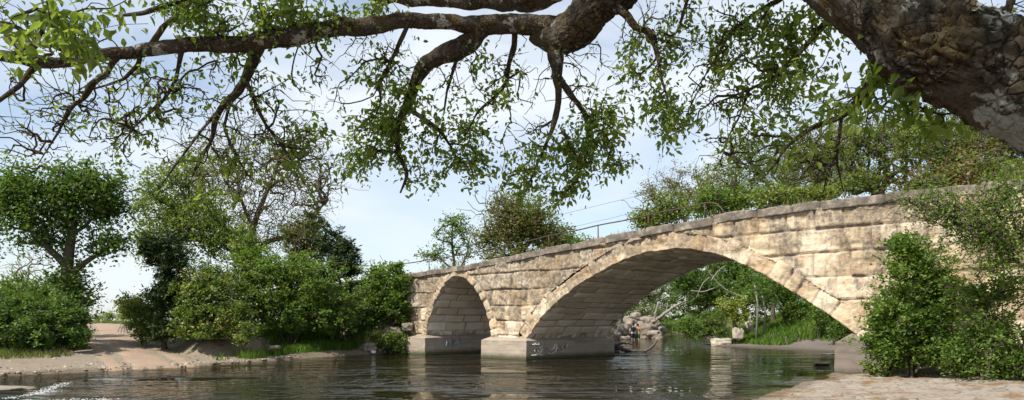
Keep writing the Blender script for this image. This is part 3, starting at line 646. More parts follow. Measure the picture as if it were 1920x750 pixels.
def plant(name, label, cat, base, lobes, leaf, lpc, spread, mat, trunk_r, group=None, gap=.25, stems=1, limbs=None, barkm='bark_far', kr=.012, up=.6, aspect=.6, flat=.7, wig=.08,
          dirs_up=None, bare=None, trunk_name='trunk', crown_name='crown', trunk_top=.55, shell=.45, rmin=.008, base_z=None, lean=None):
    SEED[0] += 1; rng = np.random.default_rng(SEED[0])
    bx, by = base; bz = gz(bx, by) if base_z is None else base_z
    root = empty(name, (bx, by, bz), label, cat, group)
    if name == 'shrub' and bare is None: bare = [(l[0], l[1] - 5, l[2] * 1.15, l[3] * 1.18, l[4], max(3, int(l[5] * .13))) for l in lobes]
    tg = lobe_pts(lobes, rng, gap, SEED[0] * 3, shell)
    tg = tg[tg[:, 2] > bz + .05 * leaf + .03]
    alltg = tg if bare is None else np.r_[tg, lobe_pts(bare, rng, 0, SEED[0] * 5)]
    parts, nodes, nr = [], [], []
    top = alltg[:, 2].max(); cen = alltg.mean(0)
    if limbs is None:
        limbs = []
        for i in range(stems):
            tgt = cen if stems == 1 else alltg[rng.integers(len(alltg))]
            tz = bz + (top - bz) * trunk_top * rng.uniform(.8, 1.1); off = np.array([rng.normal(0, .12), rng.normal(0, .12), 0]) * (stems > 1)
            e = np.array([bx + (tgt[0] - bx) * .75, by + (tgt[1] - by) * .75, tz]); b0 = np.array([bx, by, bz - .15]) + off
            f = np.linspace(0, 1, 9)[:, None]; pl = b0 + (e - b0) * f + np.array([1, 1, 0]) * (rng.normal(0, .05, (9, 3)) * (top - bz) * .4) * f * (1 - f) * 4
            r = trunk_r * (1 - .7 * f[:, 0]) * (1 if stems == 1 else rng.uniform(.5, 1)); r[0] *= 1.35; limbs.append((pl, r))
    for pl, r in limbs:
        pl = np.array(pl, float); r = np.array(r, float)
        t = np.linspace(0, 1, len(pl)); t2 = np.linspace(0, 1, max(14, len(pl) * 3)); pl2 = np.stack([np.interp(t2, t, pl[:, i]) for i in range(3)], -1); r2 = np.interp(t2, t, r)
        for _ in range(2): pl2[1:-1] = pl2[1:-1] * .5 + (pl2[:-2] + pl2[2:]) * .25
        parts.append(tube(pl2, r2, 9)); st = len(pl2) // 4 if stems == 1 else 2
        nodes.append(pl2[st:]); nr.append(r2[st:])
    nn = np.concatenate(nodes); gdir = np.concatenate([np.gradient(x, axis=0) for x in nodes]); gdir /= np.linalg.norm(gdir, axis=1)[:, None] + 1e-9
    E_, tips, tdir, order = grow(nn, np.concatenate(nr), alltg, rng, wig=wig, seglen=max(.15, trunk_r * 2.5), k_r=kr, rmin=rmin, ndir=gdir)
    parts.append(edges_mesh(*E_, sides=4))
    v, q, t = join(parts); obj(trunk_name, mesh_np(trunk_name, v, q, t, smooth=True), M[barkm], root)
    m_ = order < len(tg); tg = tips[m_]; td_ = tdir[m_] + [0, 0, -.15]
    cnt = np.maximum(2, (lpc * rng.gamma(3.0, 1 / 3.0, len(tg))).astype(int))
    c = np.repeat(tg, cnt, 0); cl = np.repeat(rng.random(len(tg)), cnt); ds = np.repeat(td_, cnt, 0); sp = np.repeat(spread * rng.uniform(.6, 1.35, len(tg)), cnt)[:, None]
    c = c - ds * (rng.random((len(c), 1)) * 2.6 - .5) * sp
    g = rng.normal(0, .62, c.shape) * sp; g[:, 2] *= flat; c = c + g
    lpc = None
    c[:, 2] = np.maximum(c[:, 2], bz + .03)
    dirs = None
    if dirs_up is not None:
        dirs = np.repeat(tg - np.array([bx, by, 0]), cnt, 0) * [1, 1, 0]; dirs /= np.linalg.norm(dirs, axis=1)[:, None] + 1e-6; dirs = dirs + [0, 0, dirs_up]
    v, q, tn = leaves(c, leaf, rng, up, aspect, dirs, tone=np.clip(.65 * cl + .35 * rng.random(len(c)) + .25 * vnoise(c, .8, SEED[0]), 0, 1))
    obj(crown_name, mesh_np(crown_name, v, q, attrs=dict(tone=tn)), M[mat], root)
    return root
def at(x, D): return ((x - CX) / F * D, D)

TREES_L, SHR = 'trees along the far bank', 'shrubs along the far bank'
# --- left of the track
plant('elm_tree', 'tall dark green elm tree with forked trunk standing left of the dirt track', 'tree', at(128, 32.5),
      [(120, 355, 90, 55, 32.5, 260), (60, 375, 70, 62, 32, 190), (175, 350, 60, 42, 32.5, 140), (20, 350, 40, 45, 32, 60), (200, 390, 42, 40, 33, 90), (100, 425, 75, 36, 32.5, 110), (195, 462, 38, 18, 32.5, 45), (215, 455, 25, 15, 32.5, 22), (60, 460, 38, 18, 32.5, 28), (125, 515, 32, 40, 32.5, 60), (140, 560, 40, 40, 32.3, 80)],
      .17, 21, .40, 'leaf_elm', .26, barkm='bark_far', kr=.016, gap=.55,
      limbs=[([P(128, 648, 32.5), P(126, 590, 32.5), P(124, 520, 32.5), P(128, 480, 32.5), P(134, 440, 32.4), P(140, 400, 32.4), P(128, 350, 32.4)], [.34, .27, .24, .22, .18, .13, .06]),
             ([P(125, 500, 32.5), P(105, 478, 32.3), P(75, 450, 32.1), P(45, 420, 32), P(22, 395, 32)], [.17, .14, .11, .08, .04]),
             ([P(124, 520, 32.5), P(155, 495, 32.6), P(190, 472, 32.6), P(225, 450, 32.6)], [.15, .12, .09, .04]),
             ([P(134, 440, 32.4), P(165, 420, 32.6), P(185, 385, 32.8)], [.1, .07, .04])])
plant('tree', 'dark green tree cut off by the left edge of the photo', 'tree', at(-40, 36), [(-10, 395, 25, 55, 36, 90), (-50, 400, 60, 80, 36, 160)], .17, 22, .38, 'leaf_elm', .2, TREES_L)
plant('bare_tree', 'small leafless grey tree behind the bushes left of the track', 'tree', at(52, 44), [(55, 520, 40, 20, 44, 6)], .12, 4, .3, 'leaf_bud', .09, bare=[(45, 500, 58, 48, 44, 170), (80, 480, 25, 25, 44, 40)], barkm='bark_pale', kr=.008, rmin=.007, gap=0)
plant('shrub', 'broad dark green bush at the left edge beside the beach', 'shrub', at(25, 29.5), [(25, 600, 70, 52, 29.5, 300), (-30, 590, 60, 70, 29.5, 200), (60, 620, 45, 36, 29, 140)], .13, 26, .17, 'leaf_elm', .04, SHR, stems=6, trunk_name='stem', crown_name='foliage', flat=.55, gap=.35)
plant('shrub', 'dark bush at the foot of the tall elm tree', 'shrub', at(128, 30.5), [(128, 610, 42, 44, 30.5, 250), (100, 585, 40, 40, 31, 160), (150, 630, 22, 26, 30, 70)], .13, 26, .17, 'leaf_elm', .04, SHR, stems=6, trunk_name='stem', crown_name='foliage', flat=.55, gap=.35)
plant('shrub', 'yellowish green bush behind the dark bush at the left edge', 'shrub', at(60, 34), [(70, 560, 75, 45, 34, 260), (15, 545, 50, 40, 34.5, 130), (110, 545, 40, 30, 34, 90)], .13, 20, .2, 'leaf_green', .04, SHR, stems=6, trunk_name='stem', crown_name='foliage', gap=.35)
# --- far along the track
plant('shrub', 'small lone bush on the skyline at the end of the dirt track', 'shrub', at(207, 120), [(207, 592, 14, 9, 120, 60, 1.2)], .3, 10, .35, 'leaf_light', .06, gap=.1, trunk_name='stem', crown_name='foliage')
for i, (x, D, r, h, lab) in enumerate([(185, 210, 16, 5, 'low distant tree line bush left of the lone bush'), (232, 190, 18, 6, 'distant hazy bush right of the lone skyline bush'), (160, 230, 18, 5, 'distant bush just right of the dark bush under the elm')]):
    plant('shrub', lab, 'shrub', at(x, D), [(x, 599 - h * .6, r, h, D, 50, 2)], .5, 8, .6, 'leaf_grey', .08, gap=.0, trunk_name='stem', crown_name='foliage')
# --- right of the track
plant('shrub', 'pale green leafy shrub on the right edge of the dirt track', 'shrub', at(272, 35), [(272, 590, 40, 40, 35, 200), (250, 575, 26, 26, 36, 90), (285, 620, 30, 30, 34.5, 90)], .14, 18, .2, 'leaf_light', .03, SHR, stems=6, trunk_name='stem', crown_name='foliage', gap=.3)
plant('shrub', 'small grey green willowy shrub beside the far end of the track', 'shrub', at(232, 44), [(238, 578, 18, 22, 44, 80)], .15, 12, .22, 'leaf_light', .03, SHR, stems=5, trunk_name='stem', crown_name='foliage', gap=.3)
plant('cedar_tree', 'narrow blackish cedar tree beside the dirt track', 'cedar', at(308, 34), [(310, 478, 38, 44, 33.5, 200), (312, 560, 28, 60, 33.5, 210), (330, 520, 35, 80, 34, 200), (306, 622, 24, 22, 33.5, 80), (285, 470, 22, 22, 33.4, 60)], .2, 22, .15, 'leaf_cedar', .14, gap=.25, aspect=.3, dirs_up=.7, trunk_top=.85)
plant('half_bare_tree', 'tall half bare tree with brown buds behind the bushes', 'tree', at(470, 44),
      [(330, 400, 70, 60, 42, 170), (420, 380, 80, 70, 44, 260), (520, 360, 75, 70, 45, 240), (590, 350, 50, 60, 45, 150), (470, 290, 80, 55, 45, 200), (380, 310, 60, 50, 44, 140), (560, 420, 55, 45, 44, 170), (470, 440, 80, 45, 44, 260), (400, 330, 90, 60, 44, 240), (540, 300, 70, 50, 45, 200)],
      .12, 10, .45, 'leaf_spring', .24, kr=.010, rmin=.006, gap=.1, wig=.12,
      bare=[(480, 330, 160, 110, 44, 800), (350, 400, 90, 70, 43, 230), (580, 310, 60, 80, 45, 280), (560, 260, 60, 40, 45, 140)],
      limbs=[([P(470, 640, 44), P(468, 560, 44), P(465, 480, 44), P(475, 420, 44), P(500, 360, 44.5), P(530, 290, 45)], [.32, .28, .23, .18, .12, .05]),
             ([P(465, 490, 44), P(500, 450, 44.5), P(540, 445, 45), P(580, 420, 45), P(615, 370, 45)], [.18, .15, .12, .09, .04]),
             ([P(468, 500, 44), P(430, 440, 43.5), P(400, 390, 43), P(370, 330, 43)], [.17, .13, .1, .04]),
             ([P(475, 430, 44), P(450, 370, 44), P(440, 300, 44)], [.12, .09, .04])])
plant('tree', 'light green drooping tree rising over the blackish cedar', 'tree', at(318, 39), [(290, 400, 45, 50, 38, 130), (275, 455, 34, 48, 37, 110), (345, 430, 60, 58, 38, 190), (410, 450, 60, 46, 38, 170), (310, 355, 64, 40, 38.5, 130), (350, 320, 50, 30, 38.5, 60), (390, 390, 60, 36, 38.5, 100), (460, 470, 50, 36, 38, 110)], .16, 15, .34, 'leaf_light', .13, TREES_L, gap=.45, kr=.010, up=.1)
plant('shrub', 'large rounded bush dotted with yellow blossom right of the blackish cedar', 'shrub', at(395, 33.5), [(395, 560, 66, 60, 33.5, 480), (365, 605, 40, 38, 32.8, 220), (430, 600, 50, 44, 33, 240), (400, 530, 50, 36, 34, 150), (395, 628, 60, 16, 32.6, 150)], .13, 24, .17, 'leaf_flower', .04, SHR, stems=7, trunk_name='stem', crown_name='foliage', gap=.15)
plant('shrub', 'big spreading dark green bush in the middle of the bank thicket', 'shrub', at(545, 36.5), [(520, 530, 80, 60, 36.5, 420), (580, 545, 75, 60, 36.5, 360), (610, 586, 60, 38, 36.5, 220), (540, 588, 60, 36, 36.5, 200), (470, 560, 50, 50, 36.6, 240), (480, 500, 50, 40, 37, 160)], .15, 24, .22, 'leaf_green', .06, SHR, stems=7, trunk_name='stem', crown_name='foliage', flat=.5, gap=.4)
plant('cedar_tree', 'ragged cedar tree with feathery tip nearest the bridge', 'cedar', at(640, 40), [(625, 500, 45, 60, 40, 260), (645, 470, 22, 36, 40, 90), (615, 450, 20, 35, 40, 70), (665, 500, 20, 30, 40, 60), (630, 570, 45, 45, 40, 160)], .24, 20, .16, 'leaf_cedar', .14, gap=.35, aspect=.28, dirs_up=.9, trunk_top=.85)
plant('cedar_tree', 'olive brown cedar tree behind the big dark bush', 'cedar', at(575, 41), [(570, 470, 40, 50, 41, 220), (590, 425, 24, 34, 41, 80), (550, 440, 24, 30, 41, 60), (575, 540, 45, 60, 41, 150)], .24, 20, .18, 'leaf_olive', .14, gap=.35, aspect=.28, dirs_up=.9, trunk_top=.85)
plant('shrub', 'bright green bush touching the left end of the bridge', 'shrub', at(735, 39.3), [(740, 555, 44, 48, 39.3, 300), (715, 530, 40, 34, 39.5, 160), (755, 530, 26, 26, 39, 110), (700, 580, 40, 36, 39.5, 180), (760, 590, 16, 30, 39, 70), (700, 510, 12, 18, 39.5, 30), (745, 500, 16, 12, 39.3, 30)], .16, 20, .2, 'leaf_green', .05, SHR, stems=6, trunk_name='stem', crown_name='foliage', flat=.55, gap=.35)
plant('shrub', 'low light green shrub among the rocks by the bridge footing', 'shrub', at(735, 38.5), [(735, 640, 30, 18, 38.5, 110), (705, 632, 18, 12, 38.7, 40), (752, 648, 18, 14, 38.5, 50)], .13, 16, .13, 'leaf_light', .025, SHR, stems=5, trunk_name='stem', crown_name='foliage', gap=.3)
plant('shrub', 'dark bush filling the shade under the bank thicket', 'shrub', at(660, 39), [(650, 585, 60, 34, 39, 220), (590, 595, 60, 24, 38.5, 150), (690, 595, 36, 28, 39.5, 110)], .15, 18, .2, 'leaf_elm', .05, SHR, stems=6, trunk_name='stem', crown_name='foliage', gap=.4)
plant('shrub', 'small leafy sapling on the grass below the thicket', 'shrub', at(466, 32), [(464, 625, 16, 22, 32, 50), (450, 640, 12, 12, 32, 20)], .14, 9, .12, 'leaf_light', .02, SHR, stems=3, trunk_name='stem', crown_name='foliage', gap=.2)
# --- behind the bridge, over the parapet
plant('tree', 'slender light green tree above the smaller arch', 'tree', at(845, 62), [(845, 440, 34, 40, 62, 60), (860, 420, 24, 24, 62, 36), (825, 470, 26, 24, 62, 28), (800, 480, 28, 16, 62, 22), (870, 470, 20, 26, 62, 26)], .22, 14, .36, 'leaf_green', .14, gap=.2, trunk_top=.75, kr=.02, rmin=.012,
      limbs=[([P(855, 600, 62), P(853, 500, 62), P(846, 450, 62), P(850, 415, 62)], [.16, .12, .09, .04]), ([P(853, 520, 62), P(875, 480, 62), P(882, 440, 62)], [.1, .07, .03]), ([P(853, 510, 62), P(820, 480, 62), P(790, 480, 62)], [.09, .06, .03])])
plant('tree', 'brownish green budding tree over the middle of the bridge', 'tree', at(965, 58), [(965, 430, 58, 46, 58, 300), (950, 390, 40, 34, 58, 130), (1000, 410, 45, 40, 58, 170), (915, 450, 36, 34, 58, 130), (1030, 440, 36, 30, 58, 110), (965, 480, 80, 24, 57, 150)], .2, 16, .42, 'leaf_spring', .2, gap=.3, kr=.016, bare=[(940, 375, 60, 36, 58, 90)], rmin=.012)
plant('tree', 'fresh green tree just right of the brownish budding tree', 'tree', at(1000, 66), [(985, 410, 48, 50, 66, 190), (1030, 440, 50, 30, 66, 130), (1070, 455, 40, 16, 60, 80)], .24, 18, .4, 'leaf_green', .2, gap=.3, kr=.016)
deck_z = lambda x, D: float(par(((x - CX) / F * D - O[0]) * U[0] + (D - O[1]) * U[1])) - .15
hb = [('light green shrub at the crest behind the railing', 1235, 32.2, [(1235, 405, 46, 30, 32.2, 150), (1205, 415, 24, 18, 32.4, 40), (1262, 385, 36, 28, 32, 80)], 'leaf_light'),
      ('twiggy grey green tree left of the hillside thicket', 1290, 98, [(1270, 350, 60, 40, 98, 120), (1220, 360, 30, 16, 98, 30), (1320, 360, 60, 40, 98, 130)], 'leaf_bud'),
      ('bright green shrub behind the bent end of the railing', 1370, 29.4, [(1370, 375, 60, 26, 29.4, 190), (1330, 390, 44, 20, 29.8, 90)], 'leaf_green'),
      ('leafy green tree in the middle of the hillside thicket', 1450, 62, [(1420, 325, 70, 50, 62, 220), (1490, 325, 70, 55, 62, 210), (1400, 285, 50, 36, 62, 80), (1350, 340, 50, 40, 62, 120)], 'leaf_light'),
      ('brown budding tree under the hanging bare twig', 1540, 51, [(1535, 300, 70, 66, 51, 260), (1500, 270, 44, 40, 51, 80), (1590, 335, 56, 40, 51, 140), (1570, 270, 40, 40, 51, 90)], 'leaf_spring'),
      ('yellow green tree behind the leaning trunk', 1640, 43, [(1640, 285, 75, 62, 43, 300), (1610, 340, 50, 26, 42, 120), (1700, 245, 66, 48, 43, 190), (1600, 260, 50, 44, 43, 110)], 'leaf_light'),
      ('olive tree below the lichen covered trunk', 1750, 37, [(1750, 270, 80, 70, 37, 320), (1810, 290, 70, 60, 37, 220), (1840, 240, 60, 50, 37, 140)], 'leaf_light'),
      ('reddish brown twiggy shrub on the bridge end', 1800, 26.0, [(1790, 345, 80, 40, 26, 280), (1870, 330, 70, 44, 25.6, 240), (1720, 355, 50, 22, 26.4, 120)], 'leaf_red'),
      ('dark olive tree at the right edge of the hillside', 1890, 33, [(1880, 280, 66, 80, 33, 300), (1940, 260, 60, 90, 33, 200)], 'leaf_spring'),
      ('low yellowish shrub between the bright shrub and the brown budding tree', 1470, 28.0, [(1470, 368, 60, 16, 28, 120), (1530, 362, 40, 14, 27.4, 70)], 'leaf_light')]
for lab, x, D, lb, mt in hb:
    sh_ = 'shrub' in lab; kD = max(1, D / 46); lb = [(*l[:5], int(l[5] * (1.1 if sh_ else 1.6))) for l in lb]
    plant('shrub' if sh_ else 'tree', lab, 'shrub' if sh_ else 'tree', at(x, D), lb, .13 * kD, 15, .24 * kD, mt, .06 if sh_ else .14 * kD, 'thicket on the hillside behind the bridge', gap=.3, kr=.010, stems=5 if sh_ else 1, wig=.14,
          bare=[(l[0], l[1] - 8, l[2] * 1.1, l[3] * 1.1, l[4], int(l[5] * .6)) for l in lb], rmin=.006 * kD, trunk_name='stem' if sh_ else 'trunk', crown_name='foliage' if sh_ else 'crown',
          base_z=deck_z(x, D) if (sh_ and D > 27) else None)
# --- seen through the big arch
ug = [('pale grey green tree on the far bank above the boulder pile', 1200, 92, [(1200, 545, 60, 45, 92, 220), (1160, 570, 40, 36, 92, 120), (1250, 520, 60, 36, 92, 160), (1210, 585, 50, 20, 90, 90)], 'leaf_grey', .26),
      ('bright leafy bush beside the far boulder pile', 1163, 78, [(1163, 582, 14, 22, 78, 60)], 'leaf_light', .22),
      ('dark green tree under the highest part of the arch', 1398, 61, [(1310, 540, 45, 45, 60, 230), (1285, 520, 36, 36, 60, 110), (1350, 560, 36, 36, 60, 120)], 'leaf_elm', .2),
      ('broad deep green tree behind the arch crown', 1405, 66, [(1380, 510, 70, 50, 64, 320), (1420, 550, 60, 50, 64, 240), (1330, 490, 50, 40, 66, 140)], 'leaf_elm', .22),
      ('leafy green tree behind the right haunch of the arch', 1470, 52, [(1470, 548, 70, 40, 52, 280), (1510, 568, 50, 28, 51, 140), (1440, 525, 60, 40, 54, 200)], 'leaf_green', .18),
      ('low green bush on the grass bank right under the arch', 1540, 46, [(1550, 590, 36, 30, 46, 150), (1576, 622, 20, 18, 44, 60)], 'leaf_green', .15),
      ('leafy bush hanging over the pale boulder', 1352, 52.2, [(1310, 612, 40, 28, 51.6, 190), (1345, 605, 30, 26, 51.8, 110), (1280, 615, 22, 18, 52, 50)], 'leaf_green', .14),
      ('small yellow green sapling above the pale boulder', 1380, 50.6, [(1372, 572, 26, 18, 50.4, 70), (1385, 590, 18, 16, 50.4, 36)], 'leaf_yellow', .15),
      ('distant tree closing the view beneath the arch', 1290, 108, [(1290, 550, 100, 60, 108, 360), (1400, 530, 90, 80, 104, 340), (1200, 565, 80, 40, 112, 220), (1290, 596, 110, 16, 106, 160)], 'leaf_elm', .34)]
for lab, x, D, lb, mt, lf_ in ug:
    tr_ = 'tree' in lab
    plant('tree' if tr_ else ('sapling' if 'sapling' in lab else 'shrub'), lab, 'tree' if tr_ else 'shrub', at(x, D), lb, lf_, 20, lf_ * 1.4, mt, .12 if tr_ else .05, 'growth under the arch', gap=.3, kr=.012, stems=1 if tr_ else 5, trunk_name='trunk' if tr_ else 'stem', crown_name='crown' if tr_ else 'foliage')
for i, (x, y0, y1, D, lab) in enumerate([(1418, 610, 530, 50, 'thin pale sapling trunk right of the white rocks'), (1432, 612, 548, 50.5, 'thin pale sapling trunk standing second from the white rocks')]):
    b = at(x, D); e = empty('sapling', (*b, gz(*b)), lab, 'tree')
    pl = [P(x, 0, D) * [1, 1, 0] + [0, 0, gz(*b) - .2], P(x + 3, (y0 + y1) / 2, D), P(x - 4, y1, D)]
    obj('trunk', mesh_np('trunk', *tube(pl, [.09, .07, .04], 8), smooth=True), M['bark_pale'], e)
    rng = np.random.default_rng(i + 70); c = P(x, y1 - 5, D) + rng.normal(0, .6, (400, 3)); v, q, tn = leaves(c, .2, rng); obj('crown', mesh_np('crown', v, q, attrs=dict(tone=tn)), M['leaf_elm'], e)
# bleached leaning limb over the boulders and dead branches in front of the dark tree
def wood(name, label, cat, lines, D, mat, sides=7):
    e = empty(name, P(*lines[0][0][:2], D), label, cat)
    for ln in lines:
        pts = [P(p[0], p[1], D + (p[3] if len(p) > 3 else 0)) for p in ln]; t = np.linspace(0, 1, len(pts)); t2 = np.linspace(0, 1, len(pts) * 5)
        p2 = np.stack([np.interp(t2, t, np.array(pts)[:, i]) for i in range(3)], -1); r2 = np.interp(t2, t, [p[2] * D / F / 2 for p in ln])
        for _ in range(4): p2[1:-1] = p2[1:-1] * .5 + (p2[:-2] + p2[2:]) * .25
        p2[1:-1] += .25 * r2[1:-1, None] * np.random.default_rng(len(ln)).normal(0, 1, (len(p2) - 2, 3))
        obj('trunk' if ln is lines[0] else 'branch', mesh_np(name, *tube(p2, r2, sides), smooth=True), mat, e)
    return e
wood('dead_tree', 'bleached leaning dead trunk above the boulder pile', 'dead tree', [[(1222, 606, 7), (1240, 592, 6), (1262, 576, 5), (1290, 562, 3, -1)], [(1226, 602, 5), (1229, 585, 4), (1236, 566, 2)], [(1250, 585, 3), (1252, 568, 2)]], 74, M['wood_grey'])
wood('dead_branch', 'pale dead branches hanging under the arch before the dark tree', 'branch', [[(1400, 560, 3), (1362, 545, 3), (1340, 525, 2.2), (1322, 500, 1.6)], [(1340, 540, 2), (1316, 548, 2.5), (1296, 545, 2)], [(1334, 525, 3), (1346, 508, 2), (1360, 498, 1.5)], [(1330, 520, 2), (1318, 530, 2), (1305, 560, 1)]], 56, M['bark_pale'])
wood('fallen_log', 'dark waterlogged fallen log in the river beside the middle footing', 'log', [[(1150, 646, 11), (1163, 654, 9), (1182, 659, 7), (1207, 660, 6), (1222, 652, 5), (1233, 637, 3)], [(1154, 648, 6), (1166, 642, 5), (1178, 643, 4), (1187, 646, 3)], [(1152, 655, 12), (1160, 664, 8)]], 40.5, M['wood_wet'])

# --- near right: bushes before the bridge end
plant('shrub', 'big bright green bush covering the right end of the bridge wall', 'shrub', at(1705, 20.7), [(1700, 590, 72, 70, 20.8, 380), (1718, 500, 60, 62, 20.9, 260), (1680, 650, 54, 42, 20.8, 220), (1745, 650, 60, 44, 20.4, 220), (1755, 560, 45, 60, 20.8, 220), (1690, 455, 24, 24, 20.9, 50), (1645, 600, 22, 20, 21.2, 50), (1642, 655, 16, 24, 21.2, 40)],
      .11, 18, .16, 'leaf_green', .05, stems=9, trunk_name='stem', crown_name='foliage', flat=.5, gap=.42, kr=.006, rmin=.005)
plant('shrub', 'darker thin bush at the right edge against the bridge wall', 'shrub', at(1875, 18.6), [(1870, 640, 80, 64, 18.6, 330), (1830, 560, 60, 50, 18.9, 110), (1890, 530, 60, 60, 18.6, 130), (1900, 690, 60, 30, 18.2, 150), (1800, 670, 36, 36, 19, 130)],
      .10, 13, .18, 'leaf_green', .045, stems=8, trunk_name='stem', crown_name='foliage', flat=.5, gap=.4, kr=.006, rmin=.005)
plant('tree', 'thin reddish twiggy tree reaching over the bridge end from the right edge', 'tree', (13.5, 16.5), [(1880, 420, 80, 50, 17.4, 300), (1790, 400, 70, 36, 17.8, 170), (1900, 350, 60, 46, 17.4, 220), (1860, 480, 70, 40, 17.4, 180), (1740, 375, 60, 30, 18.2, 130), (1830, 440, 60, 40, 17.8, 150)], .075, 9, .20, 'leaf_green', .07, gap=.3, kr=.0042, rmin=.0035,
      bare=[(1760, 385, 120, 36, 18, 330), (1850, 410, 90, 70, 17.4, 260)], wig=.10)
plant('shrub', 'low weedy plants at the water edge beside the dark footing', 'plant', at(1650, 21.2), [(1632, 690, 14, 14, 21.4, 30), (1665, 690, 30, 14, 21.0, 60)], .1, 9, .1, 'leaf_green', .015, stems=4, trunk_name='stem', crown_name='foliage')

# ------------------------------------------------------------------ the near tree
near = empty('leaning_tree', (4.2, 3.3, gz(4.2, 3.3)), 'big lichen covered leaning tree whose drooping limbs frame the view', 'tree')
def limb_pts(ln, n=14, wob=.3, seed=0):
    pts = np.array([P(p[0], p[1], p[2]) for p in ln]); r = np.array([p[3] * p[2] / F / 2 for p in ln]); L = np.r_[0, np.cumsum(np.linalg.norm(np.diff(pts, axis=0), axis=1))]
    m = max(n, int(L[-1] / .02)); t = np.linspace(0, L[-1], m); p2 = np.stack([np.interp(t, L, pts[:, i]) for i in range(3)], -1); r2 = np.interp(t, L, r)
    for _ in range(max(2, m // 14)): p2[1:-1] = p2[1:-1] * .5 + (p2[:-2] + p2[2:]) * .25; r2[1:-1] = r2[1:-1] * .5 + (r2[:-2] + r2[2:]) * .25
    p2 = p2 + wob * r2[:, None] * np.stack([fbm(p2, 5, 2, seed), fbm(p2, 5, 2, seed + 5), fbm(p2, 5, 2, seed + 9)], -1)
    return p2, r2
def limb_mesh(ln, sides, seed, amp=.24):
    p2, r2 = limb_pts(ln, seed=seed); v, q, t = tube(p2, r2, sides)
    n = len(p2) * sides; ctr = np.repeat(p2, sides, 0); dr = v[:n] - ctr; rr = np.repeat(r2, sides)
    k_ = np.clip(.10 / np.maximum(r2.mean(), .02), 1, 6)
    dsp = 1 + amp * fbm(v[:n], 4 * k_ ** .5, 5, seed) + .10 * np.abs(vnoise(v[:n], 16, seed + 2)); v[:n] = ctr + dr * dsp[:, None]
    return p2, r2, mesh_np('limb', v, q, t, smooth=True)
TR = [(2754, 1290, 3.3, 330), (2560, 850, 3.45, 265), (2330, 500, 3.6, 205), (2120, 318, 3.65, 172), (1990, 222, 3.7, 158), (1870, 146, 3.75, 154), (1795, 110, 3.8, 162), (1742, 88, 3.85, 174), (1668, 28, 4.0, 156), (1615, -20, 4.1, 148), (1550, -72, 4.4, 142), (1450, -150, 4.8, 124), (1320, -165, 5.3, 104), (1222, -104, 5.7, 92), (1150, -22, 5.9, 82), (1098, 32, 6.0, 72), (1062, 62, 6.1, 64), (1030, 70, 6.15, 54), (1000, 55, 6.15, 36)]
p2, r2 = limb_pts(TR, seed=1, wob=.1)
sides = 140; v, q, t = tube(p2, r2, sides); n = len(p2) * sides; ctr = np.repeat(p2, sides, 0); dr = v[:n] - ctr
def vor2(p, sc, seed):
    qn = p * sc; i = np.floor(qn).astype(np.int64); b1 = np.full(len(p), 9.); b2 = np.full(len(p), 9.)
    for a in (-1, 0, 1):
        for b in (-1, 0, 1):
            for c in (-1, 0, 1):
                I = i + [a, b, c]; f = np.stack([_hash(I[:, 0], I[:, 1], I[:, 2], seed + s) for s in (1, 2, 3)], -1)
                d = np.linalg.norm(I + f - qn, axis=1); m = d < b1; b2 = np.where(m, b1, np.minimum(b2, d)); b1 = np.where(m, d, b1)
    return b2 - b1
bur = 0
for bx_, by_, br, bh in ((1668, 130, .11, .09), (1628, 70, .08, .06), (1692, 172, .10, .08), (1760, 190, .08, .04), (1560, 25, .08, .04), (1050, 85, .10, .05), (1850, 232, .10, .04), (1880, 70, .10, .04)):
    D_b = 3.75 if bx_ > 1500 else 6.05
    c = P(bx_, by_, D_b); bur = bur + bh * np.exp(-(np.linalg.norm(v[:n] - c, axis=1) / br) ** 2)
patch = sstep(-.15, .25, fbm(v[:n], 2.2, 3, 77))
plates = .034 * sstep(.02, .30, vor2(v[:n] + .03 * np.stack([vnoise(v[:n], 9, 1), vnoise(v[:n], 9, 2), vnoise(v[:n], 9, 3)], -1), 19, 5)) * (.25 + .75 * patch) + .008 * sstep(.02, .3, vor2(v[:n], 30, 9))
rr = np.repeat(r2, sides)
v[:n] = ctr + dr * (1 + (bur + plates * np.minimum(1, rr / .15) + .03 * fbm(v[:n], 2.5, 4, 8)) / rr)[:, None]
trunk = obj('trunk', mesh_np('trunk', v, q, t, smooth=True), M['bark_near'], near)
NODES, NRAD = [p2[len(p2) // 3:]], [r2[len(p2) // 3:]]
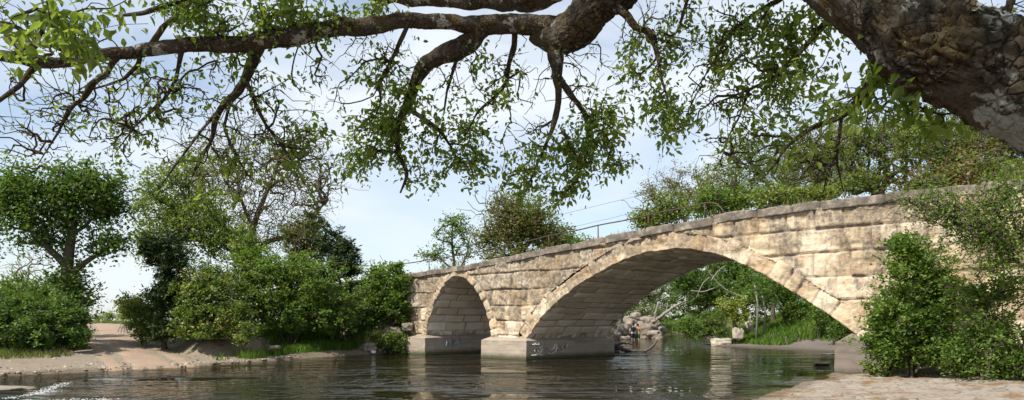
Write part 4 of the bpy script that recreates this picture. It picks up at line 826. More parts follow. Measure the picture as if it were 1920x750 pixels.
LIMBS0 = [
 ('limb', 26, [(1075, 60, 6.1, 62), (1020, 50, 6.12, 50), (960, 44, 6.1, 43), (905, 48, 6.1, 44), (850, 40, 6.0, 37), (760, 38, 5.9, 36), (680, 45, 5.8, 38), (600, 56, 5.7, 39), (520, 74, 5.6, 37), (450, 84, 5.5, 31), (370, 83, 5.4, 28), (290, 90, 5.3, 29), (225, 100, 5.2, 28), (160, 109, 5.1, 27), (105, 118, 5.0, 26), (45, 112, 4.9, 25), (-60, 98, 4.8, 20), (-220, 60, 4.8, 8)]),
 ('limb', 22, [(912, 48, 6.1, 50), (890, 74, 6.13, 50), (862, 92, 6.15, 42), (825, 105, 6.2, 40), (790, 124, 6.25, 36), (776, 160, 6.3, 26), (760, 200, 6.35, 20), (744, 240, 6.4, 14), (747, 290, 6.45, 12), (766, 325, 6.5, 9), (750, 362, 6.5, 5)]),
 ('branch', 10, [(758, 200, 6.35, 13), (795, 222, 6.38, 12), (826, 246, 6.4, 10), (852, 285, 6.4, 4)]),
 ('limb', 20, [(1050, 66, 6.1, 70), (1040, 95, 6.1, 50), (1041, 120, 6.1, 30), (1047, 170, 6.15, 17), (1045, 210, 6.2, 14), (1035, 245, 6.2, 10), (1010, 300, 6.2, 6), (985, 360, 6.2, 3)]),
 ('branch', 10, [(1043, 135, 6.1, 18), (1070, 178, 6.2, 14), (1096, 210, 6.3, 12), (1108, 255, 6.4, 9), (1098, 300, 6.4, 6), (1075, 345, 6.4, 3)]),
 ('branch', 8, [(1095, 210, 6.3, 8), (1112, 226, 6.3, 7), (1130, 250, 6.35, 3)]),
 ('branch', 8, [(1052, 240, 6.2, 8), (1078, 290, 6.25, 6), (1085, 350, 6.3, 3)]),
 ('branch', 14, [(1135, -5, 5.9, 30), (1168, 22, 5.8, 22), (1194, 55, 5.8, 18), (1220, 58, 5.8, 17), (1232, 95, 5.8, 12), (1238, 140, 5.8, 9), (1253, 185, 5.8, 4)]),
 ('limb', 24, [(1225, -105, 5.7, 84), (1100, -60, 6.3, 76), (1000, -6, 6.5, 62), (920, 4, 6.7, 50), (830, -3, 6.9, 44), (740, -10, 7.1, 38), (640, -20, 7.3, 34), (500, -55, 7.6, 22)]),
 ('limb', 16, [(487, 78, 5.57, 32), (478, 105, 5.65, 26), (466, 140, 5.7, 23), (440, 178, 5.8, 19), (412, 204, 5.9, 18), (402, 226, 5.9, 14), (398, 260, 6, 9), (372, 305, 6, 7), (352, 350, 6, 3)]),
 ('branch', 10, [(462, 150, 5.7, 12), (480, 200, 5.8, 10), (500, 236, 5.8, 8), (535, 282, 5.9, 6), (580, 360, 5.9, 2)]),
 ('branch', 8, [(430, 188, 5.8, 10), (420, 240, 5.8, 7), (440, 290, 5.8, 5), (480, 350, 5.9, 2)]),
 ('branch', 8, [(408, 210, 5.9, 9), (376, 246, 5.9, 7), (330, 308, 5.9, 4), (300, 350, 5.9, 2)]),
 ('branch', 12, [(230, 98, 5.2, 20), (212, 115, 5.25, 15), (200, 136, 5.3, 14), (173, 156, 5.3, 14), (158, 182, 5.4, 12), (130, 202, 5.4, 9), (112, 245, 5.4, 6), (70, 310, 5.5, 2)]),
 ('branch', 10, [(85, 118, 5, 18), (62, 130, 5, 14), (38, 160, 5, 13), (0, 188, 5, 10), (-60, 225, 5, 6)]),
 ('branch', 10, [(280, 90, 5.3, 16), (310, 45, 5.3, 14), (350, 28, 5.35, 13), (405, -5, 5.4, 10)]),
 ('branch', 10, [(460, -60, 5.2, 16), (340, 0, 5.2, 13), (270, 24, 5.2, 11), (212, 30, 5.2, 6)]),
 ('branch', 10, [(340, 90, 5.35, 12), (330, 150, 5.45, 9), (305, 190, 5.5, 7), (250, 240, 5.5, 4), (215, 290, 5.5, 2)]),
 ('branch', 10, [(262, 100, 5.25, 12), (262, 120, 5.3, 10), (230, 150, 5.35, 8), (180, 165, 5.4, 5), (100, 190, 5.4, 3)]),
 ('branch', 9, [(965, 60, 6.15, 16), (965, 90, 6.2, 14), (953, 120, 6.2, 12), (950, 155, 6.25, 10), (925, 185, 6.3, 8), (895, 210, 6.3, 6), (870, 260, 6.3, 3)]),
 ('branch', 8, [(860, 95, 6.15, 10), (850, 130, 6.2, 8), (838, 170, 6.2, 6), (832, 215, 6.25, 3)]),
 ('branch', 8, [(762, 50, 5.9, 11), (745, 90, 5.95, 9), (728, 130, 6, 7), (700, 180, 6, 3)]),
 ('limb', 14, [(1700, 70, 4.1, 44), (1660, 105, 4.35, 28), (1628, 160, 4.5, 22), (1602, 200, 4.6, 19), (1572, 222, 4.7, 16), (1520, 240, 4.8, 10), (1478, 272, 4.9, 6), (1435, 330, 5, 3)]),
 ('branch', 9, [(1578, 218, 4.7, 10), (1573, 258, 4.7, 8), (1568, 300, 4.8, 6), (1582, 360, 4.8, 2)]),
 ('branch', 9, [(1568, 290, 4.8, 5), (1550, 330, 4.8, 4), (1543, 365, 4.8, 2)]),
 ('branch', 10, [(1600, -60, 4.6, 24), (1550, 40, 4.9, 18), (1515, 80, 5, 13), (1455, 145, 5.3, 9), (1400, 170, 5.5, 7), (1336, 196, 5.6, 3)]),
 ('branch', 8, [(1405, 168, 5.5, 7), (1385, 222, 5.6, 5), (1362, 262, 5.6, 4), (1350, 310, 5.6, 2)]),
 ('branch', 10, [(1500, -150, 5, 20), (1470, -5, 5.3, 14), (1420, 20, 5.4, 11), (1370, 60, 5.6, 7), (1330, 130, 5.7, 4), (1300, 175, 5.7, 2)]),
 ('branch', 9, [(1400, -80, 5.5, 14), (1290, -5, 5.7, 9), (1270, 60, 5.8, 6), (1240, 80, 5.8, 3)]),
 ('branch', 10, [(1960, -120, 4.6, 26), (1900, -10, 4.6, 21), (1880, 40, 4.6, 16), (1878, 66, 4.5, 12)]),
]
LIMBS = [(a, b, [(q[0], q[1], q[2], q[3] * (.84 if i == 0 else .76)) for q in l]) for i, (a, b, l) in enumerate(LIMBS0)]
for i, (nm, sd__, ln) in enumerate(LIMBS):
    p, r, me = limb_mesh(ln, sd__, 200 + i * 3); obj(nm, me, M['bark_limb'], near); NODES.append(p[2:]); NRAD.append(r[2:])
# leafy and bare sprays: (x, y, rx, ry, depth, count[, depth radius])
LEAFY = [(715, 180, 60, 48, 6.2, 75, .35), (690, 250, 70, 55, 6.3, 90, .4), (745, 235, 40, 60, 6.35, 50, .3), (660, 310, 45, 40, 6.3, 40, .35), (800, 300, 60, 70, 6.4, 60, .4), (900, 300, 62, 48, 6.35, 85, .4), (880, 225, 50, 50, 6.3, 36, .4), (930, 170, 40, 36, 6.2, 22, .3),
         (900, 105, 30, 22, 6.1, 14, .2), (970, 330, 45, 45, 6.25, 40, .3), (1040, 300, 60, 60, 6.3, 60, .4), (1100, 275, 62, 50, 6.35, 95, .4), (1150, 215, 60, 45, 6.2, 60, .4), (1040, 360, 50, 30, 6.3, 34, .3), (1160, 300, 40, 30, 6.2, 28, .3), (1245, 230, 45, 62, 5.8, 80, .3), (1180, 120, 50, 60, 5.9, 32, .3), (1260, 90, 60, 70, 5.9, 40, .4),
         (1340, 80, 70, 70, 5.7, 60, .5), (1430, 90, 80, 70, 5.4, 120, .5), (1490, 60, 60, 60, 5.2, 90, .5), (1510, 150, 70, 60, 5.1, 90, .5), (1450, 190, 60, 50, 5.3, 50, .5), (1390, 240, 60, 50, 5.5, 22, .4), (1460, 260, 60, 40, 5, 24, .3),
         (520, 20, 90, 40, 5.6, 90, .4), (600, 30, 70, 36, 5.8, 60, .4), (420, 30, 80, 40, 5.4, 70, .4), (330, 30, 60, 40, 5.2, 40, .3), (700, 20, 60, 26, 6, 30, .3), (450, 120, 50, 40, 5.6, 16, .3), (560, 150, 60, 60, 5.8, 10, .3), (300, 200, 60, 50, 5.6, 12, .3), (200, 210, 80, 50, 5.5, 12, .3), (330, 130, 80, 40, 5.5, 14, .3),
         (590, 260, 50, 60, 5.9, 26, .3), (500, 250, 60, 60, 5.9, 18, .3), (240, 260, 60, 40, 5.6, 12, .3), (430, 330, 90, 50, 5.9, 26, .3), (560, 330, 50, 30, 5.9, 14, .3)]
LEAFY_BIG = [(105, 55, 75, 50, 3.9, 34, .3), (60, 20, 60, 30, 4, 18, .3), (150, 80, 40, 40, 3.8, 18, .2), (20, 60, 40, 50, 4.1, 10, .3), (230, 20, 60, 30, 4.2, 16, .3), (1640, 130, 46, 30, 3.95, 16, .15), (1600, 190, 60, 34, 4.1, 22, .2), (1555, 195, 40, 30, 4.2, 14, .2), (1700, 205, 40, 36, 4.0, 20, .2), (1660, 215, 40, 28, 4.0, 14, .2), (1760, 235, 36, 22, 4.0, 12, .15), (1520, 285, 26, 20, 4.3, 6, .2), (1810, 240, 40, 24, 4.2, 8, .2)]
BARE = [(150, 200, 170, 75, 5.4, 190, .5), (60, 250, 90, 60, 5.4, 70, .4), (330, 170, 120, 70, 5.5, 130, .4), (260, 250, 120, 60, 5.5, 80, .4), (100, 80, 110, 80, 5, 60, .5), (480, 200, 100, 90, 5.8, 90, .4), (600, 150, 60, 70, 5.8, 30, .3), (720, 110, 90, 60, 6, 90, .4), (840, 150, 80, 60, 6.2, 60, .4), (970, 140, 70, 70, 6.2, 60, .4), (1100, 150, 90, 70, 6.2, 60, .4), (1000, 250, 80, 60, 6.2, 50, .4), (1240, 60, 90, 70, 5.8, 90, .4), (1380, 60, 100, 70, 5.5, 70, .4), (1360, 180, 80, 80, 5.6, 90, .4), (1400, 280, 80, 60, 5.3, 60, .4), (1540, 310, 70, 50, 4.8, 60, .3), (1650, 190, 80, 60, 4.4, 50, .3), (1860, 40, 60, 50, 5, 40, .4), (420, 290, 110, 80, 5.9, 90, .4), (560, 280, 60, 60, 5.9, 40, .3), (420, 40, 120, 40, 5.4, 50, .3)]
rng = np.random.default_rng(77)
LEAFY = [(*l[:5], int(l[5] * (.55 if l[0] > 1320 else .74)), *l[6:]) for l in LEAFY]; BARE = [(*l[:5], int(l[5] * 2.1), *l[6:]) for l in BARE]; LEAFY_BIG = [(*l[:5], int(l[5] * .6) + 1, *l[6:]) for l in LEAFY_BIG]
TL = lobe_pts(LEAFY, rng, .35, 41, .5); TBg = lobe_pts(LEAFY_BIG, rng, .2, 42, .5); TBa = lobe_pts(BARE, rng, .0, 43, .6)
# unseen rest of the crown above the viewer, clumped to shade trunk and limbs
shade_crown = [((-1.6, 3.6, 8.0), (3.6, 3.2, 1.3), 170), ((-5.0, 4.4, 7.2), (2.8, 3.0, 1.2), 100), ((2.2, 3.2, 7.4), (3.0, 3.0, 1.5), 150), ((-.3, 1.7, 7.2), (2.2, 2.0, .9), 190), ((-3.0, 1.0, 6.8), (3.5, 2.6, 1.5), 110), ((1.5, -.5, 6.5), (3.5, 2.5, 1.6), 110), ((-.5, 6.6, 8.2), (3.2, 1.8, .9), 70)]
shade_crown = [(a_, b_, int(n_ * .65)) for a_, b_, n_ in shade_crown]
TC = np.concatenate([np.array(c) + (lambda g: g / np.linalg.norm(g, axis=1)[:, None] * (rng.random(n_) ** .4)[:, None])(rng.normal(0, 1, (n_, 3))) * r_ for c, r_, n_ in shade_crown])
nd = np.concatenate(NODES); nr_ = np.concatenate(NRAD); sub = np.arange(0, len(nd), 2)
gd = np.concatenate([np.gradient(x, axis=0) for x in NODES]); gd /= np.linalg.norm(gd, axis=1)[:, None] + 1e-9
E_, tips, tdir, order = grow(nd[sub], nr_[sub], np.r_[TL, TBg, TBa], rng, wig=.05, droop=.18, seglen=.11, k_r=.0017, rmin=.0014, expo=.52, ndir=gd[sub], fwd=.7)
obj('twigs', mesh_np('twigs', *edges_mesh(*E_, sides=4), smooth=True), M['twig'], near)
# unseen limbs that carry the shading crown overhead
OV = [[(1.0, 4.75, 4.55), (.4, 4.4, 5.6), (-.8, 4.0, 6.6), (-2.5, 3.8, 7.2), (-5, 4.2, 7.2)], [(1.9, 4.0, 3.6), (2.2, 3.4, 5.0), (1.8, 2.0, 6.2), (.5, .5, 6.6), (-2.5, .8, 6.8)], [(.4, 4.4, 5.6), (.2, 5.5, 7.0), (-.4, 6.8, 8.0)]]
on, orr = [], []
for i, pl in enumerate(OV):
    pl = np.array(pl); t = np.linspace(0, 1, len(pl)); t2 = np.linspace(0, 1, 60); p2 = np.stack([np.interp(t2, t, pl[:, j]) for j in range(3)], -1)
    for _ in range(8): p2[1:-1] = p2[1:-1] * .5 + (p2[:-2] + p2[2:]) * .25
    r2 = np.interp(t2, [0, 1], [.15, .04]); obj('limb', mesh_np('limb', *tube(p2, r2, 14), smooth=True), M['bark_limb'], near); on.append(p2[6:]); orr.append(r2[6:])
E2, _, _, _ = grow(np.concatenate(on), np.concatenate(orr), TC, rng, wig=.1, seglen=.3, k_r=.004, rmin=.003)
obj('twigs', mesh_np('twigs', *edges_mesh(*E2, sides=4), smooth=True), M['twig'], near)
def sprays(ctr, n, spread, size, rng, name, dr=None, along=.16):
    cnt = np.maximum(1, rng.poisson(n, len(ctr))); c = np.repeat(ctr, cnt, 0); m = len(c)
    if dr is None: dirs = np.repeat(rng.normal(0, 1, (len(ctr), 3)), cnt, 0) * .5
    else:
        d_ = np.repeat(dr, cnt, 0); c = c - d_ * (rng.random((m, 1)) * along) + np.array([0, 0, -.012]); dirs = d_ * .55
    c = c + rng.normal(0, spread, (m, 3)); dirs = dirs + np.array([0, 0, -.75]) + rng.normal(0, .45, (m, 3))
    cl = np.repeat(rng.random(len(ctr)), cnt)
    v, q, tn = leaves(c, size * np.repeat(rng.uniform(.7, 1.25, len(ctr)), cnt), rng, .1, .52, dirs, fold=True, tone=np.clip(.5 * cl + .5 * rng.random(m), 0, 1))
    return obj(name, mesh_np(name, v, q, attrs=dict(tone=tn), smooth=False), M['leaf_near'], near)
n1, n2 = len(TL), len(TL) + len(TBg)
ma, mb, mc = order < n1, (order >= n1) & (order < n2), (order >= n2) & (rng.random(len(order)) < .32)
sprays(tips[ma], 11, .03, .049, rng, 'crown', tdir[ma], .26); sprays(tips[mb], 7, .035, .066, rng, 'crown', tdir[mb], .22)
sprays(tips[mc], 2, .014, .036, rng, 'crown', tdir[mc], .12)
sprays(TC, 16, .22, .13, rng, 'crown')  # unseen overhead leaves, placed to keep sun off the trunk and limbs

# ------------------------------------------------------------------ rocks
def rock(name, label, cat, c, size, mat, seed, group=None, flat=1.0, rotz=0, boxy=.5):
    u = np.linspace(0, np.pi, 26); w = np.linspace(0, 2 * np.pi, 40, endpoint=False); Ug, Wg = np.meshgrid(u, w, indexing='ij')
    d = np.stack([np.sin(Ug) * np.cos(Wg), np.sin(Ug) * np.sin(Wg), np.cos(Ug)], -1)
    m = np.max(np.abs(d), -1, keepdims=True); d = d * (1 - boxy) + d / m * .72 * boxy
    d = d * (1 + .22 * fbm(d * 1.0 + seed, 1.4, 2, seed)[..., None] + .06 * fbm(d + seed, 5, 4, seed + 4)[..., None])
    d = d * np.array(size) / 2; ca, sa = math.cos(rotz), math.sin(rotz)
    d = np.stack([d[..., 0] * ca - d[..., 1] * sa, d[..., 0] * sa + d[..., 1] * ca, d[..., 2]], -1)
    v = (d + np.array(c)).reshape(-1, 3)
    o = obj(name, mesh_np(name, v, grid_quads(26, 40, True)[:, ::-1], smooth=True), M[mat], origin=(c[0], c[1], c[2] - size[2] / 2))
    return tag(o, label, cat, group)
def rk(x, ybot, D, wpx, hpx, label, mat, seed, group=None, deep=None, rotz=0, name='boulder', boxy=.5):
    p = P(x, ybot - hpx / 2, D); w, h = wpx * D / F * 1.1, hpx * D / F * 1.25
    return rock(name, label, 'rock', (p[0], p[1], p[2] - h * .06), (w, deep or w * .8, h), mat, seed, group, rotz=rotz, boxy=boxy)
rk(1352, 650, 50.6, 44, 17, 'pale block shaped boulder at the water edge under the arch', 'rock_pale', 1, deep=1.3, boxy=.8)
rk(1383, 634, 50.4, 20, 22, 'white upright rock leaning behind the pale block boulder', 'rock_pale', 2, deep=.7)
rk(1405, 619, 51.5, 16, 18, 'smallest white rock highest on the bank under the arch', 'rock_pale', 3, deep=.5)
rk(1552, 665, 36.6, 28, 3, 'dark flat stone in the water farther from the rock shelf', 'rock_wet', 4, deep=.6)
rk(1541, 683, 29.0, 32, 5, 'flat wet stone with a pale top beside the dark footing', 'rock_pale', 5, deep=.5)
rk(739, 632, 39.2, 46, 22, 'large tilted limestone slab at the foot of the bridge bush', 'rock', 6, deep=1.1)
rk(700, 628, 39.8, 40, 14, 'flat limestone ledge under the dark bushes left of the bridge', 'rock', 7, deep=1.0)
rk(693, 658, 38.2, 26, 16, 'brown boulder on the grass above the white litter', 'rock', 8, deep=.6)
rk(680, 612, 40.4, 24, 22, 'dark rounded boulder in the shade under the thicket', 'rock', 9, deep=.8)
rk(515, 655, 33.6, 26, 8, 'flat stone half hidden in the bank grass', 'rock', 10, deep=.6)
rk(655, 628, 40, 24, 12, 'small grey rock below the feathery cedar', 'rock', 12, deep=.5)
rk(765, 620, 38.6, 24, 16, 'wedge shaped rock against the bridge end', 'rock', 13, deep=.7)
rk(1003, 681, 32.0, 26, 5, 'thin flat pale stone at the corner of the middle footing', 'rock_pale', 14, deep=.6, boxy=.7)
rg = random.Random(5); pile = []
GP = 'boulders piled on the far bank'
spec = [(1150, 636, 30, 20, 70), (1166, 628, 26, 22, 72), (1180, 618, 28, 20, 75), (1205, 628, 36, 22, 74), (1228, 634, 30, 16, 73), (1215, 612, 30, 18, 76), (1192, 602, 24, 16, 77), (1158, 610, 22, 18, 75), (1240, 626, 20, 14, 75), (1212, 622, 16, 12, 74), (1198, 618, 20, 16, 75), (1182, 628, 16, 12, 73), (1160, 600, 16, 14, 77), (1176, 606, 18, 14, 76), (1230, 612, 18, 12, 77), (1146, 632, 16, 12, 71), (1172, 642, 22, 12, 68.5), (1188, 634, 18, 14, 72), (1222, 622, 26, 14, 75), (1148, 622, 16, 16, 72), (1205, 638, 20, 9, 70.5), (1236, 640, 16, 9, 70)]
for i, (x, yb, w, h, D) in enumerate(spec):
    rk(x, yb, D, w, h, 'grey boulder in the tumbled pile on the far bank beyond the bridge', 'rock', 30 + i, GP, rotz=rg.random() * 3, boxy=.35)
o = rock('litter', 'small white scrap of litter at the water edge left of the bridge', 'litter', (*P(700, 660, 38)[:2], .1), (.30, .2, .16), 'white_litter', 50)
# low rock bar in the stream
x0, y0 = P(22, 730, 18.6)[:2]
o = rock('rock_bar', 'low brown rock shelf awash at the lower left of the river', 'rock', (x0 - .5, y0, -.02), (2.2, 1.3, .22), 'rock', 60, boxy=.3)
# ------------------------------------------------------------------ grass
def blades(name, label, pts, hgt, rng, mat, w=.02, lean=.35):
    n = len(pts); a = rng.random(n) * 2 * np.pi; d = np.stack([np.cos(a), np.sin(a), 0 * a], -1); h = (hgt * rng.uniform(.5, 1.3, n))[:, None]
    b = rng.normal(0, lean, (n, 3)) * h; b[:, 2] = 0; W = d * w * rng.uniform(.7, 1.4, n)[:, None]; z = np.array([[0, 0, 1.]])
    v = np.stack([pts - W, pts + W, pts + W * .7 + z * h * .55 + b * .35, pts + z * h + b, pts - W * .7 + z * h * .55 + b * .35], 1).reshape(-1, 3)
    i = np.arange(n)[:, None] * 5; q = i + [[0, 1, 2, 4]]; t = i + [[4, 2, 3]]
    o = obj(name, mesh_np(name, v, q, t, attrs=dict(tone=np.repeat(np.clip(rng.random(n) * .7 + .3 * fbm(pts, .8, 2, 3), 0, 1), 5))), M[mat])
    return tag(o, label, 'grass', kind='stuff')
def scatter(n, x0, x1, y0, y1, cond, rng):
    x = rng.uniform(x0, x1, n); y = rng.uniform(y0, y1, n); s_ = poly_sd(x, y); m = cond(x, y, s_); x, y = x[m], y[m]
    return np.stack([x, y, height(x, y) - .02], -1)
rng = np.random.default_rng(9)
bank = scatter(90000, -13.5, -4.2, 29, 46, lambda x, y, s: left_of_river(x, y) & (s > .35) & (trk_dist(x, y) > 2.6) & (((rng.random(len(x)) < sstep(-12.3, -10.2, x + 1.0 * vnoise(np.stack([x, y, 0 * x], -1), .9, 12)) * sstep(.35, .95, s + .5 * vnoise(np.stack([x, y, 0 * x], -1), 1.3, 2)))) | (s > 3.4)), rng)
blades('bank_grass', 'lush green grass on the bank left of the bridge', bank, .34, rng, 'grass', .018)
rb = scatter(150000, 10, 34, 38, 92, lambda x, y, s: ~left_of_river(x, y) & (s > 1.3 + 1.6 * (y < 47)) & ((x - O[0]) * V[0] + (y - O[1]) * V[1] > 6.6), rng)
blades('slope_grass', 'green grass on the slope seen through the larger arch', rb, .38, rng, 'grass', .028)
fl = scatter(60000, -60, -18, 40, 110, lambda x, y, s: (trk_dist(x, y) > 2.3), rng); blades('field_grass', 'green field grass at the end of the dirt track', fl, .28, rng, 'grass_dry', .04)
lb = scatter(16000, -26, -15, 24, 33, lambda x, y, s: (s > 4.6) & (trk_dist(x, y) > 2.4), rng); blades('verge_grass', 'sparse grass below the dark bushes at the left', lb, .22, rng, 'grass_dry', .018)
sg = rng.uniform(-12, 22, 16000); dg = rng.uniform(1.0, 5.2, 16000); m = vnoise(np.stack([sg, dg * .3, 0 * sg], -1), .8, 4) + .5 * vnoise(np.stack([sg, dg, 0 * sg], -1), 3, 5) > .12; dp = bw(sg[m], dg[m], par(sg[m]) - .14)
blades('deck_grass', 'tall dry and green grass growing on the bridge deck', dp, .62 * np.clip(.6 + .9 * vnoise(dp, 1.1, 8), .25, 1.5), rng, 'grass_dry', .013)
fb = scatter(60000, -4, 40, 46, 112, lambda x, y, s: left_of_river(x, y) & (s > .9) & ((x < 6) | (y > 86)), rng); blades('back_grass', 'grass on the far bank behind the bridge', fb, .35, rng, 'grass', .03)

def pebbles(name, label, pts, size, rng, mat):
    n = len(pts); base = np.array([(1, 0, 0), (0, 1, 0), (-1, 0, 0), (0, -1, 0), (0, 0, 1), (0, 0, -1)], float); tri = np.array([(0, 1, 4), (1, 2, 4), (2, 3, 4), (3, 0, 4), (1, 0, 5), (2, 1, 5), (3, 2, 5), (0, 3, 5)])
    sc = size * rng.gamma(2.2, .45, n)[:, None, None] * rng.uniform(.5, 1.2, (n, 1, 3)) * [1, 1, .6]; a = rng.random(n) * 6.3
    v = (base[None] + rng.normal(0, .22, (n, 6, 3))) * sc; ca, sa = np.cos(a)[:, None], np.sin(a)[:, None]
    v = np.stack([v[..., 0] * ca - v[..., 1] * sa, v[..., 0] * sa + v[..., 1] * ca, v[..., 2]], -1) + pts[:, None]
    o = obj(name, mesh_np(name, v.reshape(-1, 3), None, (tri[None] + np.arange(n)[:, None, None] * 6).reshape(-1, 3), attrs=dict(tone=np.repeat(rng.random(n), 6))), M[mat]); return tag(o, label, 'gravel', kind='stuff')
k = N('gravel'); M['gravel'] = k.pbr(k.ramp(k.attr('tone'), (0, (.08, .065, .05)), (.6, (.24, .19, .145)), (1, (.42, .36, .29))), .9, spec=.1)
rng = np.random.default_rng(15)
gp = scatter(60000, -24, -7, 20, 34, lambda x, y, s: left_of_river(x, y) & (s > .05) & (s < 7) & (rng.random(len(s)) < np.exp(-s / 1.0) + .06), rng)
pebbles('gravel', 'loose gravel along the edge of the beach', gp, .035, rng, 'gravel')
gp = scatter(30000, 3.5, 17, 13, 23.5, lambda x, y, s: ~left_of_river(x, y) & (s > .0) & (rng.random(len(s)) < .10 + .35 * (vnoise(np.stack([x, y, 0 * x], -1), .8, 6) > .15)), rng)
pebbles('shelf_gravel', 'broken stone and leaf litter on the rock shelf', gp, .028, rng, 'gravel')
# foam and driftwood
def foam(name, label, pts, w, n, rng, xs_=1.6):
    pts = np.array(pts, float); L = np.r_[0, np.cumsum(np.linalg.norm(np.diff(pts, axis=0), axis=1))]; t = rng.uniform(0, L[-1], n)
    c = np.stack([np.interp(t, L, pts[:, 0]), np.interp(t, L, pts[:, 1])], -1) + rng.normal(0, w, (n, 2)) * [1, 1]
    parts = []
    a = np.linspace(0, 2 * np.pi, 7, endpoint=False)
    vs, tr = [], []
    for i, p in enumerate(c):
        r = rng.uniform(.004, .018) * (1.6 / xs_) ** .5 ; e = np.stack([p[0] + xs_ * r * np.cos(a) * rng.uniform(.6, 1.3, 7), p[1] + r * np.sin(a) * rng.uniform(.6, 1.3, 7), np.full(7, .006)], -1)
        b = len(vs) * 8; vs.append(np.r_[e, [[p[0], p[1], .012 + r * .25]]]); tr += [(b + j, b + (j + 1) % 7, b + 7) for j in range(7)]
    o = obj(name, mesh_np(name, np.concatenate(vs), None, tr, smooth=True), M['foam']); return tag(o, label, 'foam', kind='stuff')
k = N('foam_white'); M['foam'] = k.pbr(k.mix(k.noise(20), (.30, .31, .31), (.50, .51, .51)), .6)
rng = np.random.default_rng(21)
foam('foam', 'white foam streak curling in the riffle at lower left', [P(10, 748, F * HC / 147)[:2], P(70, 738, F * HC / 137)[:2], P(122, 718, F * HC / 117)[:2]], .09, 330, rng)
foam('foam', 'small white foam line in mid river before the big arch', [P(1150, 728, F * HC / 127)[:2], P(1220, 727, F * HC / 126)[:2], P(1275, 729, F * HC / 128)[:2]], .3, 16, rng, 9.0)
foam('foam', 'faint white water at the very bottom left', [P(85, 752, F * HC / 151)[:2], P(200, 750, F * HC / 149)[:2]], .2, 150, rng)
wood('driftwood', 'tangled driftwood sticks on the beach below the dark bush', 'driftwood', [[(95, 668, 3), (130, 661, 3), (175, 656, 2)], [(110, 664, 3), (150, 668, 2.5), (190, 666, 2)], [(60, 662, 2), (85, 655, 3), (110, 659, 2)], [(150, 664, 2), (172, 668, 3), (200, 660, 2)]], 29.6, M['wood_grey'])
wood('fallen_branch', 'forked dead branch lying under the big bush on the rock shelf', 'branch', [[(1716, 698, 4), (1722, 688, 3.5), (1728, 676, 2.5)], [(1722, 690, 3.5), (1742, 688, 3), (1758, 683, 2)]], 20.4, M['wood_grey'])
# overhead wires in the distance
for i, (ya, yb, lab) in enumerate([(392, 300, 'upper faint overhead wire crossing the sky behind the bridge'), (420, 332, 'lower faint overhead wire crossing the sky behind the bridge')]):
    pl = [P(880 + 90 * t, ya + 50 - (ya + 50 - yb + 40) * t / 8.0 + 5 * math.sin(t / 8 * math.pi), 70 - 2 * t) for t in np.linspace(0, 8, 30)]
    o = obj('overhead_wire', mesh_np('overhead_wire', *tube(pl, .012, 6)), M['wire'], origin=pl[0]); tag(o, lab, 'wire')

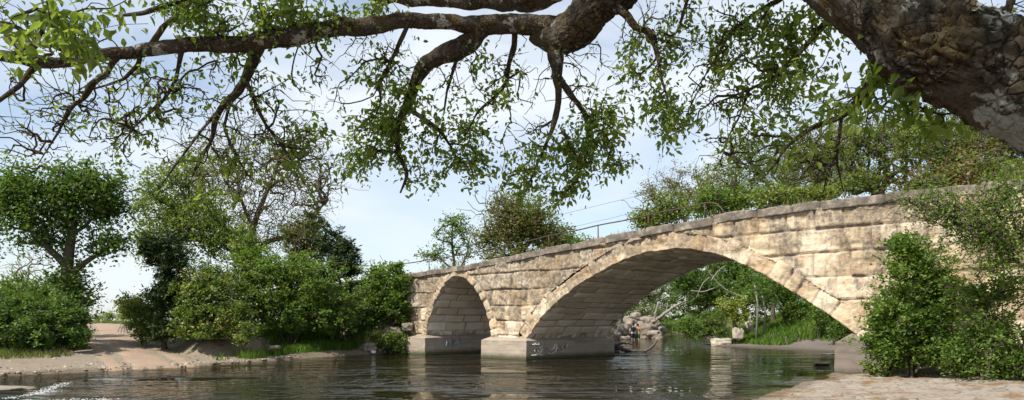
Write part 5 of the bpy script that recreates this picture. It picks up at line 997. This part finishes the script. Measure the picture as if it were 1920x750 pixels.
# ------------------------------------------------------------------ people
def skin_mesh(verts, edges, radii, sub=2):
    me = bpy.data.meshes.new('sk'); me.from_pydata([tuple(v) for v in verts], edges, []); o = bpy.data.objects.new('sk', me); COL.objects.link(o)
    o.modifiers.new('s', 'SKIN'); ms = o.modifiers.new('d', 'SUBSURF'); ms.levels = sub; ms.render_levels = sub
    for i, r in enumerate(radii):
        me.skin_vertices[0].data[i].radius = (r, r) if not isinstance(r, tuple) else r
    me.skin_vertices[0].data[0].use_root = True
    bpy.context.view_layer.update(); dg = bpy.context.evaluated_depsgraph_get(); m2 = bpy.data.meshes.new_from_object(o.evaluated_get(dg))
    bpy.data.objects.remove(o); 
    for p in m2.polygons: p.use_smooth = True
    return m2
def person(label, loc, rz, skin, shirt, shorts, arms):
    root = empty('person', loc, label, 'person', 'bathers in the river'); root.rotation_euler.z = rz
    B = [(0, 0, .95), (0, 0, 1.12), (0, .01, 1.32), (0, 0, 1.47), (0, -.01, 1.55), (0, -.03, 1.66), (0, -.02, 1.76)]; R = [(.155, .11), (.14, .10), (.165, .11), (.07, .07), (.055, .055), (.085, .1), (.06, .07)]
    E = [(i, i + 1) for i in range(6)]; rad = list(R)
    for sx in (-1, 1):
        i = len(B); B += [(sx * .1, 0, .86), (sx * .11, -.01, .5), (sx * .115, .02, .1), (sx * .12, -.1, .04)]; rad += [.095, .06, .042, .035]; E += [(0, i), (i, i + 1), (i + 1, i + 2), (i + 2, i + 3)]
        i = len(B); el, ha = arms
        B += [(sx * .19, 0, 1.41), (sx * (.27), el[1], el[2]), (sx * ha[0], ha[1], ha[2]), (sx * (ha[0] - .01), ha[1] - .05, ha[2] - .07)]; rad += [.062, .045, .032, .03]; E += [(2, i), (i, i + 1), (i + 1, i + 2), (i + 2, i + 3)]
        for f in range(5):
            j = len(B); fx = (f - 2) * .018; B += [(sx * (ha[0] - .01) + fx, ha[1] - .07, ha[2] - .12), (sx * (ha[0] - .01) + fx * 1.2, ha[1] - .085, ha[2] - .155 + abs(f - 2) * .012)]; rad += [.009, .007]; E += [(i + 3, j), (j, j + 1)]
    body = bpy.data.objects.new('body', skin_mesh(B, E, rad)); COL.objects.link(body); body.data.materials.append(M[skin]); body.parent = root
    def part(nm, vs, es, rs, mat, sub=2):
        o = bpy.data.objects.new(nm, skin_mesh(vs, es, rs, sub)); COL.objects.link(o); o.data.materials.append(M[mat]); o.parent = root
    part('hair', [(0, .01, 1.70), (0, .0, 1.78), (0, .05, 1.68)], [(0, 1), (0, 2)], [(.095, .1), .07, .07], 'hair')
    part('nose', [(0, -.125, 1.655), (0, -.14, 1.64)], [(0, 1)], [.012, .014], skin, 1)
    for sx in (-1, 1): part('ear', [(sx * .088, -.02, 1.64), (sx * .092, -.015, 1.67)], [(0, 1)], [.016, .018], skin, 1); part('eye', [(sx * .032, -.118, 1.68), (sx * .034, -.12, 1.68)], [(0, 1)], [.009, .009], 'hair', 1)
    part('mouth', [(-.022, -.122, 1.612), (.022, -.122, 1.612)], [(0, 1)], [.006, .006], 'skin_tan', 1)
    if shirt:
        el = arms[0]; vs = [(0, 0, .93), (0, 0, 1.12), (0, .01, 1.34), (0, 0, 1.46)]; es = [(0, 1), (1, 2), (2, 3)]; rs = [(.175, .13), (.16, .12), (.185, .13), (.09, .09)]
        for sx in (-1, 1): i = len(vs); vs += [(sx * .19, 0, 1.41), (sx * .24, el[1] * .6, 1.27)]; rs += [.08, .075]; es += [(2, i), (i, i + 1)]
        part('shirt', vs, es, rs, shirt)
    vs = [(0, 0, 1.0), (0, 0, .9)]; es = [(0, 1)]; rs = [(.17, .125), (.165, .13)]
    for sx in (-1, 1): i = len(vs); vs += [(sx * .105, 0, .75), (sx * .115, -.005, .52)]; rs += [.112, .105]; es += [(1, i), (i, i + 1)]
    part('shorts', vs, es, rs, shorts)
    return root
Dp = 65.0
pA = P(1187, 601, Dp); pB = P(1196, 601, Dp + .3)
person('person in dark shirt and shorts standing calf deep in the river', (pA[0], pA[1], -.32), math.radians(200), 'skin_pale', 'shirt', 'shirt', ((0, -.03, 1.16), (.2, -.2, 1.02)))
person('bare chested person in green shorts standing in the river', (pB[0], pB[1], -.38), math.radians(150), 'skin_tan', None, 'green_cloth', ((0, -.05, 1.17), (.16, -.22, 1.08)))

# ------------------------------------------------------------------ light, sky, camera
AZ = math.atan2(-.79, -.61); EL = math.radians(50)
sv = Vector((math.sin(AZ) * math.cos(EL), math.cos(AZ) * math.cos(EL), math.sin(EL)))
sun = bpy.data.lights.new('sun', 'SUN'); sun.energy = 3.6; sun.angle = math.radians(.6); sun.color = (1, .94, .84)
so = bpy.data.objects.new('sun', sun); COL.objects.link(so); so.rotation_euler = (-sv).to_track_quat('-Z', 'Y').to_euler(); so.location = (-10, -8, 30)
w = bpy.data.worlds.new('World'); scene.world = w; w.use_nodes = True; t = w.node_tree; t.nodes.clear()
sky = t.nodes.new('ShaderNodeTexSky'); sky.sky_type = 'NISHITA'; sky.sun_disc = False; sky.sun_elevation = EL; sky.sun_rotation = AZ; sky.air_density = 1.0; sky.dust_density = .7; sky.ozone_density = 1.2
tc = t.nodes.new('ShaderNodeTexCoord'); mp = t.nodes.new('ShaderNodeMapping'); mp.inputs['Scale'].default_value = (1.0, 1.0, 2.6); t.links.new(tc.outputs['Generated'], mp.inputs[0])
ns = t.nodes.new('ShaderNodeTexNoise'); ns.inputs['Scale'].default_value = 2.3; ns.inputs['Detail'].default_value = 7; ns.inputs['Roughness'].default_value = .52; ns.inputs['Distortion'].default_value = .4; t.links.new(mp.outputs[0], ns.inputs[0])
rp_ = t.nodes.new('ShaderNodeValToRGB'); rp_.color_ramp.elements[0].position = .38; rp_.color_ramp.elements[0].color = (.22, .22, .22, 1); rp_.color_ramp.elements[1].position = .60; rp_.color_ramp.elements[1].color = (.96, .96, .96, 1); t.links.new(ns.outputs['Fac'], rp_.inputs[0])
mx = t.nodes.new('ShaderNodeMix'); mx.data_type = 'RGBA'; t.links.new(rp_.outputs[0], mx.inputs[0]); t.links.new(sky.outputs[0], mx.inputs[6]); mx.inputs[7].default_value = (5.35, 5.75, 6.15, 1)
bg = t.nodes.new('ShaderNodeBackground'); bg.inputs[1].default_value = .088; t.links.new(mx.outputs[2], bg.inputs[0]); ow = t.nodes.new('ShaderNodeOutputWorld'); t.links.new(bg.outputs[0], ow.inputs[0])
cam = bpy.data.cameras.new('camera'); cam.sensor_width = 36; cam.lens = 36 * F / 1920; cam.shift_y = (HY - 375) / 1920; cam.clip_end = 9000; cam.clip_start = .05
co = bpy.data.objects.new('camera', cam); COL.objects.link(co); co.location = (0, 0, HC); co.rotation_euler = (math.radians(90), 0, 0); scene.camera = co
vs_ = scene.view_settings; vs_.view_transform = 'Standard'; vs_.look = 'None'; vs_.exposure = .98; vs_.gamma = 1; vs_.use_curve_mapping = False
scene.cycles.max_bounces = 6; scene.cycles.transparent_max_bounces = 8
scene.cycles.use_denoising = True
